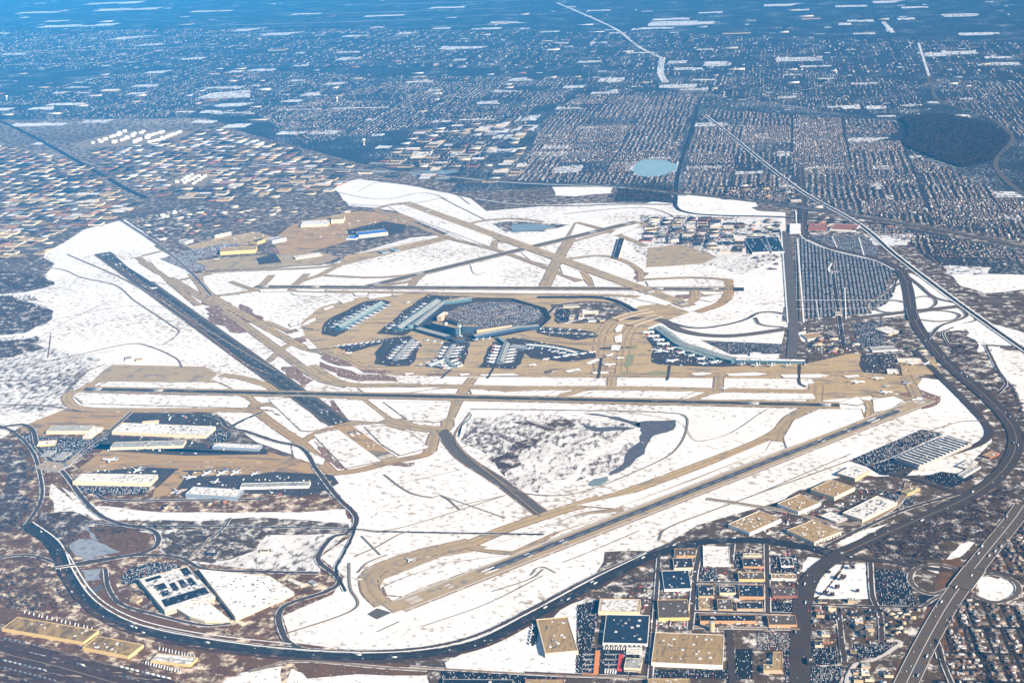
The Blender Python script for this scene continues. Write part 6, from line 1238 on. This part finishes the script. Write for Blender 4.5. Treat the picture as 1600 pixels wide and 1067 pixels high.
# --- parked cars (too many and too small to count: one mass for each lot)
CM = ['car_white', 'car_silver', 'car_dark', 'car_red']
for poly, rz, dens, label, z, car in LOTS:
    if not car: continue
    xs = [q[0] for q in poly]; ys = [q[1] for q in poly]
    big = (max(xs) - min(xs)) * (max(ys) - min(ys)) > 250000; sx, sy = (3.0, 8.2) if not big else (3.2, 9.0)
    ca, sa = math.cos(rz), math.sin(rz); cx_, cy_ = np.mean(xs), np.mean(ys); ext = max(max(xs) - min(xs), max(ys) - min(ys)) * .75
    if big and rz == 0: rz = math.pi / 2; ca, sa = 0.0, 1.0
    ry = np.arange(-ext, ext, sy) if not big else np.sort(np.concatenate([np.arange(-ext, ext, 19), np.arange(-ext, ext, 19) + 5.4]))
    X, Y = np.meshgrid(np.arange(-ext, ext, sx), ry); X = X.ravel(); Y = Y.ravel()
    wx = cx_ + X * ca - Y * sa; wy = cy_ + X * sa + Y * ca; k = pip(wx, wy, poly)
    cl = np.sin(X * .045 + 1.3) * np.sin(Y * .06 + .7) * .35; k &= NR.random(len(X)) < dens + cl * dens
    k &= NR.random(len(X)) < .9
    if big: k &= (np.mod(X, 74) > 9)
    c = np.stack([wx[k], wy[k]], 1); n = len(c)
    if n == 0: continue
    a = Acc(); m = NR.choice([0, 0, 1, 1, 2, 2, 2, 3], n, p=[.10, .10, .17, .17, .15, .13, .12, .06]); cab = NR.uniform(-.05, .05, n)
    boxes(a, c, 1.85, 4.6, .85, rz + cab, m, m, z0=z + .25); boxes(a, c, 1.6, 2.4, .6, rz + cab, 2, m, z0=z + 1.1)
    tag(a.build('parked_cars', [MATS[q] for q in CM]), label, 'parked cars', kind='stuff')
# service vehicles, loaders and carts on the gate ramps
for i, rp in enumerate(RAMPS):
    c = scatter(pts(rp), 17, .4); c = c[is_free(c) | (NR.random(len(c)) < .35)]; n = len(c); a = Acc(); m = NR.choice([0, 0, 1, 2, 4], n)
    boxes(a, c, NR.uniform(2.5, 8, n), NR.uniform(2, 3.2, n), NR.uniform(1.2, 3, n), NR.uniform(0, 3.1, n), m, m, z0=2.25)
    tag(a.build('service_vehicles', [MATS[q] for q in CM + ['wall_yellow']]), RAMP_LABEL[i], 'service vehicles', kind='stuff')
for cp, lb in CLUTTER:
    c = scatter(pts(cp), 15, .5); c = c[is_free(c) | (NR.random(len(c)) < .3)]; c = c[NR.random(len(c)) < .2 + patchy(c, 90)]; n = len(c)
    if n == 0: continue
    a = Acc(); m = NR.choice([0, 0, 1, 2, 2, 3, 4, 5], n); boxes(a, c, NR.uniform(2.5, 13, n), NR.uniform(2.2, 4, n), NR.uniform(1.4, 4, n), NR.choice([0, 1.57, .3], n), m, m, z0=1.2)
    tag(a.build('yard_vehicles', [MATS[q] for q in CM + ['wall_tan', 'unit_dark']]), lb, 'vehicles', kind='stuff')
# cars on the garage roof
gp = pts('692,491 720,486 762,493 795,507 746,513 718,503', 18); c = scatter(gp, 6.5, .55); a = Acc(); m = NR.integers(0, 3, len(c)); boxes(a, c, 1.9, 4.6, 1.4, .3, m, m, z0=18.3)
tag(a.build('parked_cars', [MATS[q] for q in CM]), 'cars parked on the roof of the multi-storey car park', 'parked cars', kind='stuff')
# --- traffic: cars and trucks on the wide roads
def vmesh(kind, m):
    a = Acc()
    if kind == 'car': boxes(a, np.zeros((1, 2)), 4.6, 1.9, .9, 0, 0, 0, z0=.3); boxes(a, np.array([[-.2, 0]]), 2.5, 1.6, .6, 0, 1, 0, z0=1.2)
    else: boxes(a, np.array([[-1.5, 0]]), 13, 2.6, 3.0, 0, 0, 0, z0=1.0); boxes(a, np.array([[6.9, 0]]), 2.6, 2.5, 2.6, 0, 1, 0, z0=.5); boxes(a, np.array([[-1, 0]]), 12, 2.2, .9, 0, 1, 1, z0=.1)
    o = a.build(kind, [MATS[m], MATS['car_dark']]); me = o.data; bpy.data.objects.remove(o); return me
VM = {('car', 'white'): vmesh('car', 'car_white'), ('car', 'dark'): vmesh('car', 'car_dark'), ('car', 'silver'): vmesh('car', 'car_silver'), ('car', 'red'): vmesh('car', 'car_red'), ('truck', 'white'): vmesh('truck', 'car_white'), ('truck', 'grey'): vmesh('truck', 'car_silver')}
NAMES = ['the expressway at the lower right', 'the long curved road along the near edge', None, None, 'the great bending road round the right side']
for ri, offs, step in [(0, (-24, -19, -13, -8, 8, 13, 19, 24), 260), (1, (-9, -4, 4, 9), 330), (4, (-14, -8, 8, 14), 420)]:
    nm, p, wd = ROADS[ri]
    for of in offs:
        for q, hd in along(offset(p, of), step * R.uniform(.7, 1.3), R.uniform(0, step)):
            d = Vector((math.cos(hd), math.sin(hd))); q = q + d * R.uniform(-90, 90); k = ('truck', R.choice(['white', 'white', 'grey'])) if R.random() < .3 else ('car', R.choice(['white', 'dark', 'silver', 'red', 'white']))
            vx, vy = project(np.array([q.x]), np.array([q.y]))
            if not (3 < vx[0] < 1597 and 0 < vy[0] < 1065): continue
            o = link(k[0], VM[k]); o.location = (q.x, q.y, 3.72); o.rotation_euler = (0, 0, hd + (math.pi if of > 0 else 0)); tag(o, '%s %s driving on %s' % (k[1], k[0], NAMES[ri]), k[0], '%s %ss on %s' % (k[1], k[0], NAMES[ri]))
# --- rail wagons standing in the yard
def wagons():
    ms = {}
    for c, m in (('brown', 'wall_brick'), ('white', 'wall_white'), ('orange', 'container_orange'), ('black', 'unit_dark'), ('grey', 'wall_grey')):
        a = Acc(); boxes(a, np.zeros((1, 2)), 15.5, 3.0, 3.3, 0, 0, 0, z0=1.1); boxes(a, np.array([[-5.2, 0], [5.2, 0]]), 2.8, 2.2, 1.0, 0, 1, 1, z0=.1); boxes(a, np.zeros((1, 2)), 14.5, 1.0, .3, 0, 0, 0, z0=4.4)
        o = a.build('rail_wagon', [MATS[m], MATS['unit_dark']]); ms[c] = o.data; bpy.data.objects.remove(o)
    for k in range(9):
        p = smooth(pts(' '.join('%d,%d' % q for q in [(-40, 990 + k * 11), (80, 1016 + k * 12), (180, 1042 + k * 13), (320, 1075 + k * 15)])), False, 6); on = False; c = 'brown'
        for q, hd in along(p, 17.5, 5):
            if R.random() < .16: on = R.random() < .42; c = R.choice(['brown', 'brown', 'white', 'orange', 'black', 'black', 'grey'])
            vx, vy = project(np.array([q.x]), np.array([q.y]))
            if on and 3 < vx[0] < 1597 and vy[0] < 1064:
                o = link('rail_wagon', ms[c if R.random() < .8 else 'black']); o.location = (q.x, q.y, ZC['road']); o.rotation_euler = (0, 0, hd)
                tag(o, '%s rail wagon standing on track %s of the near rail yard' % (c, ('one', 'two', 'three', 'four', 'five', 'six', 'seven', 'eight', 'nine')[k]), 'rail wagon', '%s wagons on yard track %s' % (c, k + 1))
                o['label'] = o['label'].replace(c, 'freight') if o.data != ms[c] else o['label']
wagons()
# --- bridges
def overpass(label, s, width, deck, z=6.0, pk=2):
    p = pts(s, z); c = Vector(p[len(p)//2]); q = [(x - c.x, y - c.y) for x, y in p]; root = empty('bridge', (c.x, c.y, 0)); tag(root, label, 'bridge')
    Lp, Rp = ribbon_pts(q, width); ring = [tuple(x) for x in Rp] + [tuple(x) for x in reversed(Lp)]; prism('deck', ring, z - 1.4, z, deck, root)
    for side in (Lp, Rp):
        ln = [tuple(x) for x in side]; a_, b_ = ribbon_pts(ln, 1.0); prism('parapet', [tuple(x) for x in b_] + [tuple(x) for x in reversed(a_)], z - 1.0, z + 1.1, 'shoulder', root)
    for k in range(pk):
        t = (k + 1) / (pk + 1); i = t * (len(q) - 1); a0 = Vector(q[int(i)]); b0 = Vector(q[min(int(i) + 1, len(q) - 1)]); m_ = a0.lerp(b0, i - int(i)); prism('pier', [(m_.x - 1.5, m_.y - width * .35), (m_.x + 1.5, m_.y - width * .35), (m_.x + 1.5, m_.y + width * .35), (m_.x - 1.5, m_.y + width * .35)], 0, z - 1.4, 'wall_grey', root)
overpass('expressway bridge over the lower cross road', '1523,888 1500,918', 64, 'highway'); overpass('bridge where the bending road crosses the airport access highway', '1423,482 1427,498', 44, 'road')
overpass('upper taxiway bridge over the sunken terminal road', '962,499 990,490 1018,485', 46, 'concrete'); overpass('lower taxiway bridge over the sunken terminal road', '985,508 1008,500 1030,493', 46, 'concrete')
overpass('tollway bridge over the avenue at the top of the straight road', '1235,322 1275,328', 44, 'asphalt_grey'); overpass('small bridge carrying the lane over the curved near road', '85,887 118,882', 14, 'road')
overpass('tollway bridge over the north-south road left of the lake blocks', '1045,301 1075,304', 44, 'asphalt_grey')
# --- haze: the air itself
def haze():
    a = Acc(); V = [(-90500, -20500, -1.0), (90500, -20500, -1.0), (90500, 130500, -1.0), (-90500, 130500, -1.0), (-90500, -20500, 2050.0), (90500, -20500, 2050.0), (90500, 130500, 2050.0), (-90500, 130500, 2050.0)]
    m = bpy.data.materials.new('haze'); m.use_nodes = True; N = m.node_tree.nodes; L = m.node_tree.links; N.remove(N['Principled BSDF'])
    v = N.new('ShaderNodeVolumePrincipled'); v.inputs['Color'].default_value = HAZE_COL; v.inputs['Density'].default_value = HAZE_DEN; v.inputs['Anisotropy'].default_value = HAZE_AN; v.inputs['Absorption Color'].default_value = (0, 0, 0, 1)
    L.new(v.outputs[0], N['Material Output'].inputs['Volume'])
    tag(link('haze', mk('haze', V, [tuple(f) for f in BOXF.tolist()] + [(3, 2, 1, 0)], m)), kind='stuff', label='pale blue haze over the whole plain', cat='haze')
HAZE_COL = (.02, .39, 1.0, 1); HAZE_DEN = 2.15e-5; HAZE_AN = -0.33
haze()
